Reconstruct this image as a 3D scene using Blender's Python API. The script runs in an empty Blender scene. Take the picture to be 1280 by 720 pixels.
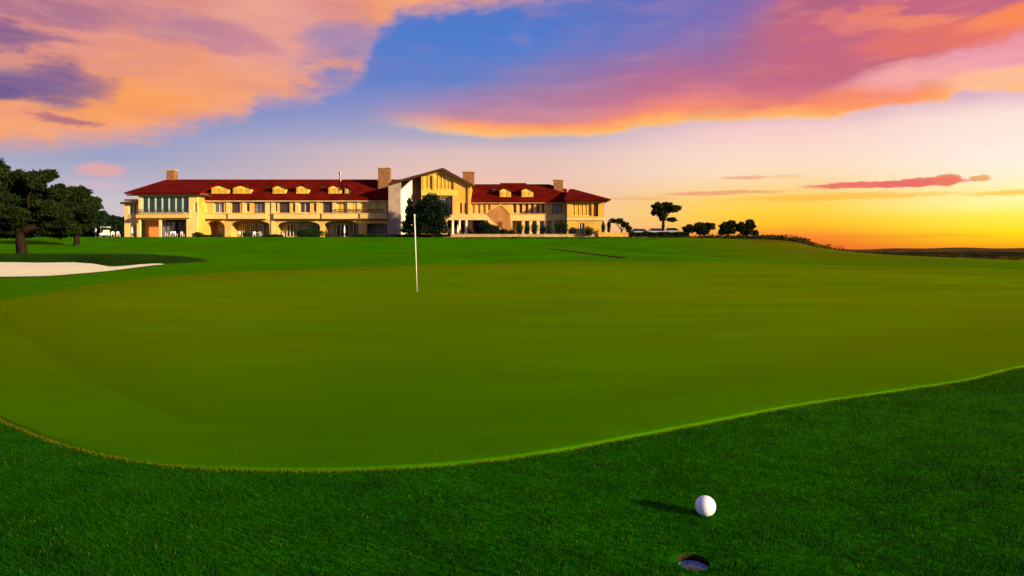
import bpy, bmesh, math, random
import numpy as np
from mathutils import Vector, Matrix
from mathutils.geometry import tessellate_polygon, delaunay_2d_cdt

random.seed(7)
RNG = np.random.default_rng(11)
S = bpy.context.scene
COL = S.collection
R = math.radians

# ------------------------------------------------------------------ camera constants
F = 853.0          # focal length in photo pixels (1280 wide)
HZ = 312.0         # horizon row of the photo
ZC = 0.56          # eye height

def at(px, py, Y):
    """a point at distance Y that lies on the line of sight of photo pixel (px,py)"""
    return Vector(((px - 640) / F * Y, Y, ZC + (HZ - py) / F * Y))

# ------------------------------------------------------------------ terrain
_YC = [-400, 2.0, 6.0, 12, 18.7, 25, 35, 46, 60, 75, 100, 124, 140, 200, 300, 4000]
_ZCN = [0, 0, -0.15, -0.38, -0.62, -0.69, -0.70, -0.60, -0.33, 0.20, 1.50, 2.85, 2.95, 2.95, -3.0, -4.0]
_YR = [-400, 2.0, 6.0, 12, 18.7, 25, 35, 46, 60, 75, 100, 150, 300, 4000]
_ZR = [0, 0, -0.15, -0.38, -0.62, -0.70, -0.76, -0.78, -0.80, -0.85, -0.95, -1.1, -1.6, -4.0]

def _spline(xs, zs):
    xs = np.array(xs, float); zs = np.array(zs, float)
    d = np.diff(zs) / np.diff(xs)
    m = np.zeros(len(xs)); m[1:-1] = np.where(d[:-1] * d[1:] > 0, 2 * d[:-1] * d[1:] / (d[:-1] + d[1:] + 1e-12), 0)
    m[-1] = d[-1]
    def f(x):
        x = np.clip(np.asarray(x, float), xs[0], xs[-1])
        i = np.clip(np.searchsorted(xs, x) - 1, 0, len(xs) - 2)
        h = xs[i + 1] - xs[i]; t = (x - xs[i]) / h
        return ((2*t**3 - 3*t**2 + 1) * zs[i] + (t**3 - 2*t**2 + t) * h * m[i]
                + (-2*t**3 + 3*t**2) * zs[i+1] + (t**3 - t**2) * h * m[i+1])
    return f
_fc, _fr = _spline(_YC, _ZCN), _spline(_YR, _ZR)

def sstep(a, b, x):
    t = np.clip((np.asarray(x, float) - a) / (b - a), 0, 1)
    return t * t * (3 - 2 * t)

def ground(x, y):
    x = np.asarray(x, float); y = np.asarray(y, float)
    w = sstep(43, 60, x - 3.5 * sstep(110, 122, y) + 0.10 * (130 - y) + 2.5 * np.sin(y * 0.09))
    z = _fc(y) * (1 - w) + _fr(y) * w
    k = sstep(3, 14, y) * (1 - sstep(110, 124, y) * (1 - w))
    und = (0.035 * np.sin(x * 0.55 + 0.3 * y) * np.sin(y * 0.31 + 1.0) + 0.05 * np.sin(x * 0.21 - y * 0.16 + 2.1)
           + 0.10 * np.sin(x * 0.07 + y * 0.05) * sstep(40, 80, y))
    und += sstep(40, 90, y) * 0.2 * np.sin(x * 0.13 + 1.3) * np.sin(y * 0.11)
    # shallow swale that runs obliquely down the slope before the house
    und -= 0.22 * np.exp(-((y - 84 - (x - 13) * -1.6) / 2.2) ** 2) * sstep(7, 12, x) * (1 - sstep(19, 24, x))
    return z + und * k

def gz(x, y):
    return float(ground(x, y))

def on_ground(px, py):
    """where the sight line of a photo pixel meets the terrain"""
    ys = np.geomspace(0.4, 400, 6000)
    xs = (px - 640) / F * ys
    zr = ZC + (HZ - py) / F * ys
    hit = np.nonzero(ground(xs, ys) >= zr)[0]
    i = hit[0] if len(hit) else len(ys) - 1
    if i > 0:
        a, b = ys[i-1], ys[i]
        for _ in range(25):
            c = (a + b) / 2
            if gz((px-640)/F*c, c) >= ZC + (HZ-py)/F*c: b = c
            else: a = c
        y = b
    else: y = ys[0]
    x = (px - 640) / F * y
    return Vector((x, y, gz(x, y)))

# ------------------------------------------------------------------ small object helpers
def tag(o, label=None, cat=None, group=None, kind=None):
    if label: o['label'] = label
    if cat: o['category'] = cat
    if group: o['group'] = group
    if kind: o['kind'] = kind
    return o

def empty(name, loc=(0, 0, 0), rz=0.0):
    o = bpy.data.objects.new(name, None); COL.objects.link(o)
    o.location = loc; o.rotation_euler = (0, 0, rz); o.empty_display_size = 0.3
    return o

def link(name, me, m=None, parent=None, smooth=False):
    o = bpy.data.objects.new(name, me); COL.objects.link(o)
    if m is not None and not me.materials: me.materials.append(m)
    if parent is not None: o.parent = parent
    if smooth: me.polygons.foreach_set('use_smooth', [True] * len(me.polygons))
    return o

def mesh_np(name, V, faces_flat, nper):
    me = bpy.data.meshes.new(name)
    V = np.asarray(V, np.float32)
    n = len(faces_flat) // nper
    me.vertices.add(len(V)); me.vertices.foreach_set('co', V.ravel())
    me.loops.add(len(faces_flat)); me.loops.foreach_set('vertex_index', np.asarray(faces_flat, np.int32))
    me.polygons.add(n)
    me.polygons.foreach_set('loop_start', np.arange(0, n * nper, nper, dtype=np.int32))
    try: me.polygons.foreach_set('loop_total', np.full(n, nper, np.int32))
    except Exception: pass
    me.update(calc_edges=True); me.validate()
    return me

class MB:
    """collects boxes, prisms, tubes and lathes into one mesh"""
    def __init__(self): self.v = []; self.f = []
    def add(self, vs, fs):
        b = len(self.v); self.v += [tuple(p) for p in vs]; self.f += [tuple(i + b for i in f) for f in fs]; return self
    def box(self, x0, x1, y0, y1, z0, z1):
        vs = [(x0,y0,z0),(x1,y0,z0),(x1,y1,z0),(x0,y1,z0),(x0,y0,z1),(x1,y0,z1),(x1,y1,z1),(x0,y1,z1)]
        return self.add(vs, [(0,3,2,1),(4,5,6,7),(0,1,5,4),(1,2,6,5),(2,3,7,6),(3,0,4,7)])
    def tube(self, pts, rad, n=8, cap=True):
        pts = [Vector(p) for p in pts]; rings = []
        up = Vector((0.13, 0.21, 0.97)).normalized()
        for i, p in enumerate(pts):
            d = (pts[min(i+1, len(pts)-1)] - pts[max(i-1, 0)]).normalized()
            a = d.cross(up)
            if a.length < 0.05: a = d.cross(Vector((1, 0, 0)))
            a.normalize(); b = d.cross(a).normalized()
            r = rad[i] if isinstance(rad, (list, tuple)) else rad
            rings.append([p + (a * math.cos(2*math.pi*k/n) + b * math.sin(2*math.pi*k/n)) * r for k in range(n)])
        vs = [q for r_ in rings for q in r_]; fs = []
        for i in range(len(pts)-1):
            for k in range(n):
                fs.append((i*n+k, i*n+(k+1) % n, (i+1)*n+(k+1) % n, (i+1)*n+k))
        if cap:
            fs.append(tuple(range(n))[::-1]); fs.append(tuple((len(pts)-1)*n+k for k in range(n)))
        return self.add(vs, fs)
    def lathe(self, prof, n=16, c=(0, 0, 0)):
        vs = []; fs = []
        for r, z in prof:
            for k in range(n):
                t = 2*math.pi*k/n; vs.append((c[0]+r*math.cos(t), c[1]+r*math.sin(t), c[2]+z))
        for i in range(len(prof)-1):
            for k in range(n):
                fs.append((i*n+k, i*n+(k+1) % n, (i+1)*n+(k+1) % n, (i+1)*n+k))
        return self.add(vs, fs)
    def prism(self, poly, y0, y1):
        """poly [(x,z)] extruded along y"""
        n = len(poly)
        tri = tessellate_polygon([[Vector((p[0], p[1], 0)) for p in poly]])
        vs = [(x, y0, z) for x, z in poly] + [(x, y1, z) for x, z in poly]
        fs = [tuple(t) for t in tri] + [tuple(i+n for i in t)[::-1] for t in tri]
        fs += [(i, (i+1) % n, (i+1) % n + n, i+n) for i in range(n)]
        return self.add(vs, fs)
    def wall(self, outer, holes, y0, y1):
        """flat wall in the xz plane with openings; front at y0, back at y1"""
        loops = [outer] + list(holes)
        flat = [p for l in loops for p in l]; n = len(flat)
        tri = tessellate_polygon([[Vector((p[0], p[1], 0)) for p in l] for l in loops])
        vs = [(x, y0, z) for x, z in flat] + [(x, y1, z) for x, z in flat]
        fs = [tuple(t) for t in tri] + [tuple(i+n for i in t)[::-1] for t in tri]
        b = 0
        for l in loops:
            m = len(l)
            fs += [(b+i, b+(i+1) % m, b+(i+1) % m+n, b+i+n) for i in range(m)]
            b += m
        return self.add(vs, fs)
    def mesh(self, name):
        me = bpy.data.meshes.new(name); me.from_pydata(self.v, [], self.f)
        bm = bmesh.new(); bm.from_mesh(me); bmesh.ops.recalc_face_normals(bm, faces=bm.faces); bm.to_mesh(me); bm.free()
        me.update(); return me
    def build(self, name, m, parent=None, smooth=False):
        return link(name, self.mesh(name), m, parent, smooth)

def copy_tree(o, parent=None):
    c = o.copy(); COL.objects.link(c)
    if parent is not None: c.parent = parent
    for ch in [k for k in KIDS.get(o.name, [])]:
        copy_tree(ch, c)
    return c
KIDS = {}
def index_kids(o):
    KIDS[o.name] = list(o.children)
    for c in o.children: index_kids(c)

# ------------------------------------------------------------------ node helpers
def sl(c):
    """sRGB 0..255 triple to linear"""
    return tuple((v/255/12.92 if v/255 <= 0.04045 else ((v/255+0.055)/1.055)**2.4) for v in c)

class NT:
    def __init__(self, tree): self.t = tree; self.n = tree.nodes; self.l = tree.links
    def node(self, typ, **kw):
        nd = self.n.new(typ)
        for k, v in kw.items(): setattr(nd, k, v)
        return nd
    def put(self, sock, v):
        if hasattr(v, 'node'): self.l.new(v, sock)
        elif v is not None:
            if isinstance(v, (tuple, list)) and len(v) == 3 and sock.type == 'RGBA': v = (*v, 1)
            sock.default_value = v
    def m(self, op, a, b=None, c=None, clamp=False):
        nd = self.node('ShaderNodeMath', operation=op, use_clamp=clamp)
        self.put(nd.inputs[0], a)
        if b is not None: self.put(nd.inputs[1], b)
        if c is not None: self.put(nd.inputs[2], c)
        return nd.outputs[0]
    def vm(self, op, a, b=None):
        nd = self.node('ShaderNodeVectorMath', operation=op)
        self.put(nd.inputs[0], a)
        if b is not None: self.put(nd.inputs[1], b)
        return nd.outputs[0]
    def mix(self, f, a, b, blend='MIX'):
        nd = self.node('ShaderNodeMix', data_type='RGBA', blend_type=blend)
        self.put(nd.inputs[0], f); self.put(nd.inputs[6], a); self.put(nd.inputs[7], b)
        return nd.outputs[2]
    def rng(self, v, a, b, c=0.0, d=1.0, smooth=True):
        nd = self.node('ShaderNodeMapRange', interpolation_type='SMOOTHSTEP' if smooth else 'LINEAR')
        self.put(nd.inputs[0], v)
        for i, q in enumerate((a, b, c, d)): self.put(nd.inputs[i+1], q)
        return nd.outputs[0]
    def ramp(self, v, stops, interp='LINEAR'):
        nd = self.node('ShaderNodeValToRGB'); cr = nd.color_ramp; cr.interpolation = interp
        stops = sorted(stops, key=lambda s: s[0])
        while len(cr.elements) < len(stops): cr.elements.new(0.5)
        for e, (p, c) in zip(cr.elements, stops):
            e.position = min(max(p, 0), 1); e.color = (*c, 1) if len(c) == 3 else c
        self.put(nd.inputs[0], v); return nd.outputs[0]
    def noise(self, vec, scale, detail=4, rough=0.55, dist=0.0, out=0):
        nd = self.node('ShaderNodeTexNoise')
        if vec is not None: self.put(nd.inputs['Vector'], vec)
        nd.inputs['Scale'].default_value = scale; nd.inputs['Detail'].default_value = detail
        nd.inputs['Roughness'].default_value = rough; nd.inputs['Distortion'].default_value = dist
        return nd.outputs[out]
    def xyz(self, x, y, z):
        nd = self.node('ShaderNodeCombineXYZ'); self.put(nd.inputs[0], x); self.put(nd.inputs[1], y); self.put(nd.inputs[2], z)
        return nd.outputs[0]

def mat(name):
    m = bpy.data.materials.new(name); m.use_nodes = True
    nt = NT(m.node_tree); b = m.node_tree.nodes['Principled BSDF']
    return m, nt, b

def plain(name, c, rough=0.6, var=0.15, scale=6.0, spec=0.4, metal=0.0, bump=0.0):
    """one base colour with a little mottling"""
    m, nt, b = mat(name)
    co = nt.node('ShaderNodeTexCoord').outputs['Object']
    n = nt.noise(co, scale, 5)
    lo = tuple(v*(1-var) for v in c); hi = tuple(min(v*(1+var), 1) for v in c)
    nt.put(b.inputs['Base Color'], nt.mix(nt.rng(n, 0.3, 0.7), lo, hi))
    b.inputs['Roughness'].default_value = rough; b.inputs['Metallic'].default_value = metal
    b.inputs['Specular IOR Level'].default_value = spec
    if bump:
        bp = nt.node('ShaderNodeBump'); bp.inputs['Strength'].default_value = bump; bp.inputs['Distance'].default_value = 0.02
        nt.put(bp.inputs['Height'], nt.noise(co, scale*8, 4)); nt.put(b.inputs['Normal'], bp.outputs[0])
    return m

def turf(name, dark, light, patch=0.5, fine=120.0, bump=0.4, spec=0.12, yellow=None, yamt=0.5, stripes=0.0, blen=0.004, rim=None, heath=None):
    m, nt, b = mat(name)
    co = nt.node('ShaderNodeTexCoord').outputs['Object']
    big = nt.noise(co, patch, 6, 0.6)
    mid = nt.noise(co, patch*9, 5, 0.6)
    fin = nt.noise(co, fine, 4, 0.7)
    f = nt.m('ADD', nt.m('MULTIPLY', big, 0.45), nt.m('ADD', nt.m('MULTIPLY', mid, 0.25), nt.m('MULTIPLY', fin, 0.3)))
    c = nt.mix(nt.rng(f, 0.36, 0.64), dark, light)
    if yellow:
        yn = nt.noise(nt.vm('ADD', co, (31.0, 7.0, 0)), patch*0.6, 6, 0.65)
        c = nt.mix(nt.m('MULTIPLY', nt.rng(yn, 0.42, 0.7), yamt), c, yellow)
    if stripes:   # faint streaks left by the mower
        s2 = nt.node('ShaderNodeMapping'); nt.put(s2.inputs[0], co); s2.inputs['Scale'].default_value = (0.4, 1.0, 1.0); s2.inputs['Rotation'].default_value = (0, 0, 0.6)
        c = nt.mix(nt.m('MULTIPLY', nt.rng(nt.noise(s2.outputs[0], 1.1, 5, .6), .4, .65), stripes), c, tuple(v*1.45 for v in light))
    if rim:
        ra = nt.node('ShaderNodeAttribute'); ra.attribute_name = 'rim'
        c = nt.mix(ra.outputs['Fac'], nt.mix(nt.rng(f, 0.36, 0.64), *rim), c)
    if heath:     # dry open ground beyond the lawns
        sx = nt.node('ShaderNodeSeparateXYZ'); nt.put(sx.inputs[0], co)
        e_ = nt.m('SUBTRACT', sx.outputs[0], nt.m('MULTIPLY', sx.outputs[1], 0.30))
        e_ = nt.m('ADD', e_, nt.m('MULTIPLY', nt.m('SUBTRACT', mid, .5), 30.0))
        dryf = nt.m('MULTIPLY', nt.rng(nt.m('ADD', nt.m('SUBTRACT', sx.outputs[0], nt.m('MULTIPLY', sx.outputs[1], .12)), nt.m('MULTIPLY', nt.m('SUBTRACT', big, .5), 22.0)), 4, 28), nt.rng(sx.outputs[1], 30, 75))
        c = nt.mix(nt.m('MULTIPLY', dryf, .8), c, (0.095, 0.120, 0.002))
        far_ = nt.rng(nt.m('ADD', sx.outputs[1], nt.m('MULTIPLY', nt.m('SUBTRACT', nt.noise(co, .05, 3), .5), 30.0)), 96, 112)
        c = nt.mix(nt.m('MULTIPLY', nt.rng(e_, 2, 10), far_), c, nt.mix(nt.rng(nt.noise(co, .12, 5, .6), .4, .6), *heath))
    nt.put(b.inputs['Base Color'], c)
    b.inputs['Roughness'].default_value = 0.9; b.inputs['Specular IOR Level'].default_value = 0.0
    # waxy leaf gloss, seen at grazing angles, tinted by the blades
    gl = nt.node('ShaderNodeBsdfGlossy'); gl.inputs['Roughness'].default_value = 0.48; gl.inputs['Color'].default_value = (0.95, 0.74, 0.005, 1)
    lw = nt.node('ShaderNodeLayerWeight'); lw.inputs[0].default_value = 0.5
    fac = nt.m('MULTIPLY', nt.m('POWER', lw.outputs['Facing'], 5.0), spec)
    mx = nt.node('ShaderNodeMixShader'); nt.put(mx.inputs[0], fac)
    out = [k for k in nt.n if k.type == 'OUTPUT_MATERIAL'][0]
    nt.l.new(b.outputs[0], mx.inputs[1]); nt.l.new(gl.outputs[0], mx.inputs[2]); nt.l.new(mx.outputs[0], out.inputs[0])
    if bump:
        bp = nt.node('ShaderNodeBump'); bp.inputs['Strength'].default_value = bump; bp.inputs['Distance'].default_value = blen
        nt.put(bp.inputs['Height'], nt.m('ADD', fin, nt.noise(co, fine*0.3, 4, 0.7))); nt.put(b.inputs['Normal'], bp.outputs[0])
    return m

def foliage(name, dark, light, scale=0.8, trans=0.25):
    m, nt, b = mat(name)
    g = nt.node('ShaderNodeNewGeometry'); co = nt.node('ShaderNodeTexCoord').outputs['Object']
    n = nt.noise(co, scale, 3)
    f = nt.m('ADD', nt.m('MULTIPLY', nt.rng(n, 0.35, 0.65), 0.55), nt.m('MULTIPLY', g.outputs['Random Per Island'], 0.45))
    c = nt.mix(f, dark, light)
    nt.put(b.inputs['Base Color'], c); b.inputs['Roughness'].default_value = 0.7; b.inputs['Specular IOR Level'].default_value = 0.08
    tr = nt.node('ShaderNodeBsdfTranslucent'); nt.put(tr.inputs[0], c)
    mx = nt.node('ShaderNodeMixShader'); mx.inputs[0].default_value = trans
    out = [k for k in nt.n if k.type == 'OUTPUT_MATERIAL'][0]
    nt.l.new(b.outputs[0], mx.inputs[1]); nt.l.new(tr.outputs[0], mx.inputs[2]); nt.l.new(mx.outputs[0], out.inputs[0])
    return m

# ------------------------------------------------------------------ materials
M = {}
M['rough'] = turf('rough_turf', (0.009, 0.125, 0.0), (0.022, 0.215, 0.0), patch=0.12, fine=60, bump=0.4, spec=0.07, blen=0.01, heath=((0.035, 0.025, 0.003), (0.10, 0.062, 0.008)))
M['fringe'] = turf('fringe_turf', (0.026, 0.128, 0.0), (0.040, 0.165, 0.0), patch=0.5, fine=150, spec=0.13, yellow=(0.07, 0.17, 0.0), yamt=0.5, bump=0.4, stripes=.3)
M['green'] = turf('putting_turf', (0.021, 0.140, 0.0), (0.033, 0.178, 0.0), patch=0.16, fine=170, spec=0.16, yellow=(0.066, 0.180, 0.0), yamt=0.6, bump=0.3, stripes=.5, rim=((0.026, 0.128, 0.0), (0.040, 0.165, 0.0)))
M['bank'] = turf('shaded_bank_turf', (0.006, 0.026, 0.001), (0.012, 0.05, 0.001), patch=0.6, fine=30, spec=0.02, blen=0.05)  # very dark green: the shade on the bank is put into the turf colour
def blade_mat():
    m = foliage('grass_blade', (0.0025, 0.040, 0.0), (0.009, 0.082, 0.0004), scale=2.2, trans=0.3)
    nt = NT(m.node_tree); b = m.node_tree.nodes['Principled BSDF']; src = b.inputs['Base Color'].links[0].from_socket
    g = nt.node('ShaderNodeNewGeometry'); co = nt.node('ShaderNodeTexCoord').outputs['Object']
    patchy = nt.mix(nt.m('MULTIPLY', nt.rng(nt.noise(co, 5.0, 5, .65), .50, .68), .55), src, (0.016, 0.070, 0.001))
    dry = nt.m('GREATER_THAN', g.outputs['Random Per Island'], .988)
    c = nt.mix(nt.m('MULTIPLY', dry, .8), patchy, (0.16, 0.13, 0.035))
    nt.put(b.inputs['Base Color'], c)
    tr = [k for k in nt.n if k.type == 'BSDF_TRANSLUCENT'][0]; nt.put(tr.inputs[0], c)
    return m
M['blade'] = blade_mat()
M['lipblade'] = foliage('sunlit_edge_blade', (0.12, 0.15, 0.0), (0.20, 0.21, 0.004), scale=6.0, trans=0.3)  # pale yellow paints the sunlight caught by the cut edge
M['bankblade'] = foliage('shaded_bank_blade', (0.006, 0.024, 0.002), (0.016, 0.05, 0.003), scale=0.9, trans=0.2)  # blades darkened to match the painted shade of the bank
M['sand'] = plain('bunker_sand', (0.95, 0.90, 0.56), 0.9, 0.06, 1.5, 0.1, bump=0.4)
def sand_rake():
    m = M['sand']; nt = NT(m.node_tree); b = m.node_tree.nodes['Principled BSDF']
    co = nt.node('ShaderNodeTexCoord').outputs['Object']
    w = nt.node('ShaderNodeTexWave'); w.inputs['Scale'].default_value = 1.6; w.inputs['Distortion'].default_value = 6; w.inputs['Detail'].default_value = 3
    nt.put(w.inputs['Vector'], co); bp = nt.node('ShaderNodeBump'); bp.inputs['Strength'].default_value = .7; bp.inputs['Distance'].default_value = .05
    nt.put(bp.inputs['Height'], nt.m('ADD', w.outputs[1], nt.noise(co, 1.2, 5))); nt.put(b.inputs['Normal'], bp.outputs[0])
sand_rake()
M['cream'] = plain('cream_stucco', (0.65, 0.40, 0.105), 0.85, 0.12, 0.7, 0.2, bump=0.2)
M['pale'] = plain('pale_stucco', (0.70, 0.49, 0.19), 0.85, 0.1, 0.7, 0.2, bump=0.2)
M['white'] = plain('white_stucco', (0.82, 0.74, 0.58), 0.85, 0.08, 0.7, 0.2)
M['ochre'] = plain('ochre_stucco', (0.64, 0.36, 0.055), 0.85, 0.14, 0.6, 0.2, bump=0.2)
M['terra'] = plain('terracotta_stucco', (0.62, 0.22, 0.05), 0.85, 0.12, 0.6, 0.2)
M['shadewall'] = plain('shaded_wall_grey', (0.36, 0.27, 0.22), 0.85, 0.15, 0.8, 0.2)  # grey paints the shade on walls turned from the sun
M['brown'] = plain('timber_and_shade_brown', (0.055, 0.020, 0.010), 0.7, 0.2, 3.0, 0.3)  # real timber parts, and the painted dark inside recesses and openings
M['brick'] = plain('chimney_brick', (0.25, 0.11, 0.05), 0.85, 0.25, 2.5, 0.2)
M['amber'] = plain('amber_stucco', (0.65, 0.38, 0.08), 0.85, 0.12, 0.6, 0.2, bump=0.2)
M['stair'] = plain('brown_orange_stucco', (0.40, 0.18, 0.055), 0.85, 0.14, 0.6, 0.2)
M['tan'] = plain('tan_stone', (0.50, 0.33, 0.17), 0.9, 0.2, 0.9, 0.15)
M['frame'] = plain('pale_window_frame', (0.62, 0.52, 0.34), 0.5, 0.06, 2, 0.4)
M['frameteal'] = plain('pale_green_frame', (0.42, 0.50, 0.44), 0.5, 0.06, 2, 0.4)
M['framedark'] = plain('dark_window_frame', (0.07, 0.03, 0.015), 0.5, 0.06, 2, 0.4)
M['blind'] = plain('amber_blind', (0.62, 0.33, 0.04), 0.7, 0.2, 1.2, 0.2)
M['louvre'] = plain('lemon_dormer', (0.72, 0.52, 0.10), 0.7, 0.1, 1.2, 0.2)
M['shutter'] = plain('brown_shutter', (0.16, 0.05, 0.02), 0.6, 0.2, 2, 0.3)
M['metal'] = plain('dull_metal', (0.12, 0.11, 0.11), 0.45, 0.1, 4, 0.5, metal=0.6)
M['whitepaint'] = plain('white_paint', (0.82, 0.80, 0.76), 0.45, 0.03, 4, 0.5)
M['bark'] = plain('tree_bark', (0.016, 0.010, 0.006), 0.9, 0.35, 4.0, 0.1, bump=0.6)
M['soil'] = plain('damp_soil', (0.030, 0.018, 0.008), 0.95, 0.4, 90, 0.1)
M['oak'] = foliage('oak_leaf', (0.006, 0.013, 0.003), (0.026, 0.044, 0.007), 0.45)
M['dark_leaf'] = foliage('evergreen_leaf', (0.005, 0.014, 0.008), (0.016, 0.034, 0.014), 0.6, 0.15)
M['cypress'] = foliage('cypress_leaf', (0.012, 0.016, 0.004), (0.035, 0.038, 0.008), 0.8, 0.2)
M['hedge'] = foliage('hedge_leaf', (0.006, 0.024, 0.004), (0.020, 0.055, 0.008), 1.2, 0.2)
M['shrub'] = foliage('shrub_leaf', (0.012, 0.030, 0.014), (0.045, 0.075, 0.035), 1.2, 0.2)
M['heath'] = foliage('scrub_leaf', (0.010, 0.012, 0.002), (0.036, 0.030, 0.005), 0.5, 0.15)
M['far'] = plain('far_land', (0.07, 0.036, 0.006), 0.95, 0.3, 0.02, 0.05)
M['path'] = plain('sandy_path', (0.42, 0.27, 0.13), 0.95, 0.2, 0.8, 0.1)
M['skin'] = plain('skin', (0.48, 0.28, 0.19), 0.6, 0.05, 4, 0.3)
M['cloth_white'] = plain('white_cloth', (0.80, 0.78, 0.74), 0.9, 0.05, 8, 0.1)
M['cloth_dark'] = plain('dark_cloth', (0.02, 0.02, 0.03), 0.9, 0.1, 8, 0.1)
M['hair'] = plain('dark_hair', (0.03, 0.018, 0.01), 0.7, 0.1, 20, 0.3)
M['rubber'] = plain('tyre_rubber', (0.02, 0.02, 0.02), 0.85, 0.1, 8, 0.2)

def glass(name, c, rough=0.12):
    m, nt, b = mat(name)
    co = nt.node('ShaderNodeTexCoord').outputs['Object']
    nt.put(b.inputs['Base Color'], nt.mix(nt.rng(nt.noise(co, 0.6, 2), 0.35, 0.65), tuple(v*0.55 for v in c), c))
    b.inputs['Roughness'].default_value = rough; b.inputs['Specular IOR Level'].default_value = 0.6
    return m
M['glass'] = glass('window_glass', (0.06, 0.05, 0.05))
M['glassblue'] = glass('blue_grey_glass', (0.20, 0.20, 0.26))
M['glassteal'] = glass('teal_glass', (0.02, 0.055, 0.05), 0.18)
M['glassdark'] = glass('dark_glass', (0.018, 0.014, 0.014), 0.2)

def roof_mat():
    m, nt, b = mat('red_clay_tile')
    co = nt.node('ShaderNodeTexCoord').outputs['Object']
    n = nt.noise(co, 0.35, 5, 0.6); n2 = nt.noise(co, 3.0, 4, 0.6)
    c = nt.mix(nt.rng(n, 0.35, 0.65), (0.085, 0.003, 0.0005), (0.150, 0.006, 0.001))
    c = nt.mix(nt.m('MULTIPLY', nt.rng(n2, 0.45, 0.7), 0.35), c, (0.055, 0.006, 0.002))
    nt.put(b.inputs['Base Color'], c); b.inputs['Roughness'].default_value = 0.9; b.inputs['Specular IOR Level'].default_value = 0.04
    sx = nt.node('ShaderNodeSeparateXYZ'); nt.put(sx.inputs[0], co)
    w = nt.m('ABSOLUTE', nt.m('SINE', nt.m('MULTIPLY', sx.outputs[0], 12.0)))
    w2 = nt.m('FRACT', nt.m('MULTIPLY', sx.outputs[1], 3.2))
    bp = nt.node('ShaderNodeBump'); bp.inputs['Strength'].default_value = 0.5; bp.inputs['Distance'].default_value = 0.06
    nt.put(bp.inputs['Height'], nt.m('ADD', w, nt.m('MULTIPLY', w2, 0.5))); nt.put(b.inputs['Normal'], bp.outputs[0])
    return m
M['roof'] = roof_mat()

# ------------------------------------------------------------------ ground sheets
HOLE = on_ground(867, 702.5); HOLE.z = 0
HRX, HRY = 0.0280, 0.0345

def grid_axis_x():
    u = np.linspace(-1, 1, 281)
    return np.sign(u) * (np.abs(u) * 22 + 1600 * np.abs(u) ** 5)
def grid_axis_y():
    return np.concatenate([[-300, -120, -60, -30, -15, -8, -4, -2, -1, -0.4], np.linspace(0, 3, 16), np.geomspace(3.2, 4000, 230)])

gx, gy = grid_axis_x(), grid_axis_y()
GX, GY = np.meshgrid(gx, gy)
GZ = ground(GX, GY)
V = np.stack([GX, GY, GZ], -1).reshape(-1, 3)
nx, ny = len(gx), len(gy)
ix0 = np.searchsorted(gx, HOLE.x - 0.06) - 1; ix1 = np.searchsorted(gx, HOLE.x + 0.06)
iy0 = np.searchsorted(gy, HOLE.y - 0.06) - 1; iy1 = np.searchsorted(gy, HOLE.y + 0.06)
fl = []
for j in range(ny-1):
    for i in range(nx-1):
        if ix0 <= i < ix1 and iy0 <= j < iy1: continue
        a = j*nx+i; fl.append((a, a+1, a+nx+1, a+nx))
vs = [tuple(p) for p in V]
loop = [iy0*nx+i for i in range(ix0, ix1)] + [j*nx+ix1 for j in range(iy0, iy1)] + [iy1*nx+i for i in range(ix1, ix0, -1)] + [j*nx+ix0 for j in range(iy1, iy0, -1)]
b0 = len(vs); NH = 40
circ = [Vector((HOLE.x + HRX*math.cos(2*math.pi*k/NH), HOLE.y + HRY*math.sin(2*math.pi*k/NH), 0)) for k in range(NH)]
vs += [tuple(c) for c in circ]
idx = loop + [b0+k for k in range(NH)]
tri = tessellate_polygon([[Vector(vs[i]) for i in loop], circ])
fl += [tuple(idx[i] for i in t) for t in tri]
me = bpy.data.meshes.new('ground'); me.from_pydata(vs, [], fl)
bm = bmesh.new(); bm.from_mesh(me)
for f in bm.faces:
    if f.normal.z < 0: f.normal_flip()
bm.to_mesh(me); bm.free()
tag(link('ground', me, M['rough'], smooth=True), kind='structure')

def smooth_poly(pts, per=10):
    P = [Vector((p[0], p[1])) for p in pts]; n = len(P); out = []
    for i in range(n):
        p0, p1, p2, p3 = P[i-1], P[i], P[(i+1) % n], P[(i+2) % n]
        for k in range(per):
            t = k / per
            out.append(0.5*((2*p1) + (p2-p0)*t + (2*p0-5*p1+4*p2-p3)*t*t + (3*p1-p0-3*p2+p3)*t**3))
    return out

def inside(poly, x, y):
    px = np.array([p[0] for p in poly]); py = np.array([p[1] for p in poly])
    qx, qy = np.roll(px, -1), np.roll(py, -1)
    r = np.zeros(np.shape(x), bool)
    for a, b, c, d in zip(px, py, qx, qy):
        if b == d: continue
        cond = ((b > y) != (d > y)) & (x < (c-a)*(y-b)/(d-b)+a)
        r ^= cond
    return r

def edge_dist(poly, x, y):
    d = np.full(np.shape(x), 1e9)
    n = len(poly)
    for i in range(n):
        ax, ay = poly[i]; bx, by = poly[(i+1) % n]
        ux, uy = bx-ax, by-ay; L = ux*ux+uy*uy+1e-12
        t = np.clip(((x-ax)*ux+(y-ay)*uy)/L, 0, 1)
        d = np.minimum(d, np.hypot(x-ax-t*ux, y-ay-t*uy))
    return d

def resample(poly):
    """spacing grows with the distance from the eye"""
    out = []; n = len(poly)
    for i in range(n):
        a = Vector(poly[i]); b = Vector(poly[(i+1) % n]); L = (b-a).length
        s = max(0.02, 0.02 * max(a.y, 0.5)); k = max(1, int(math.ceil(L/s)))
        for j in range(k): out.append(tuple(a.lerp(b, j/k)))
    return out

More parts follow.
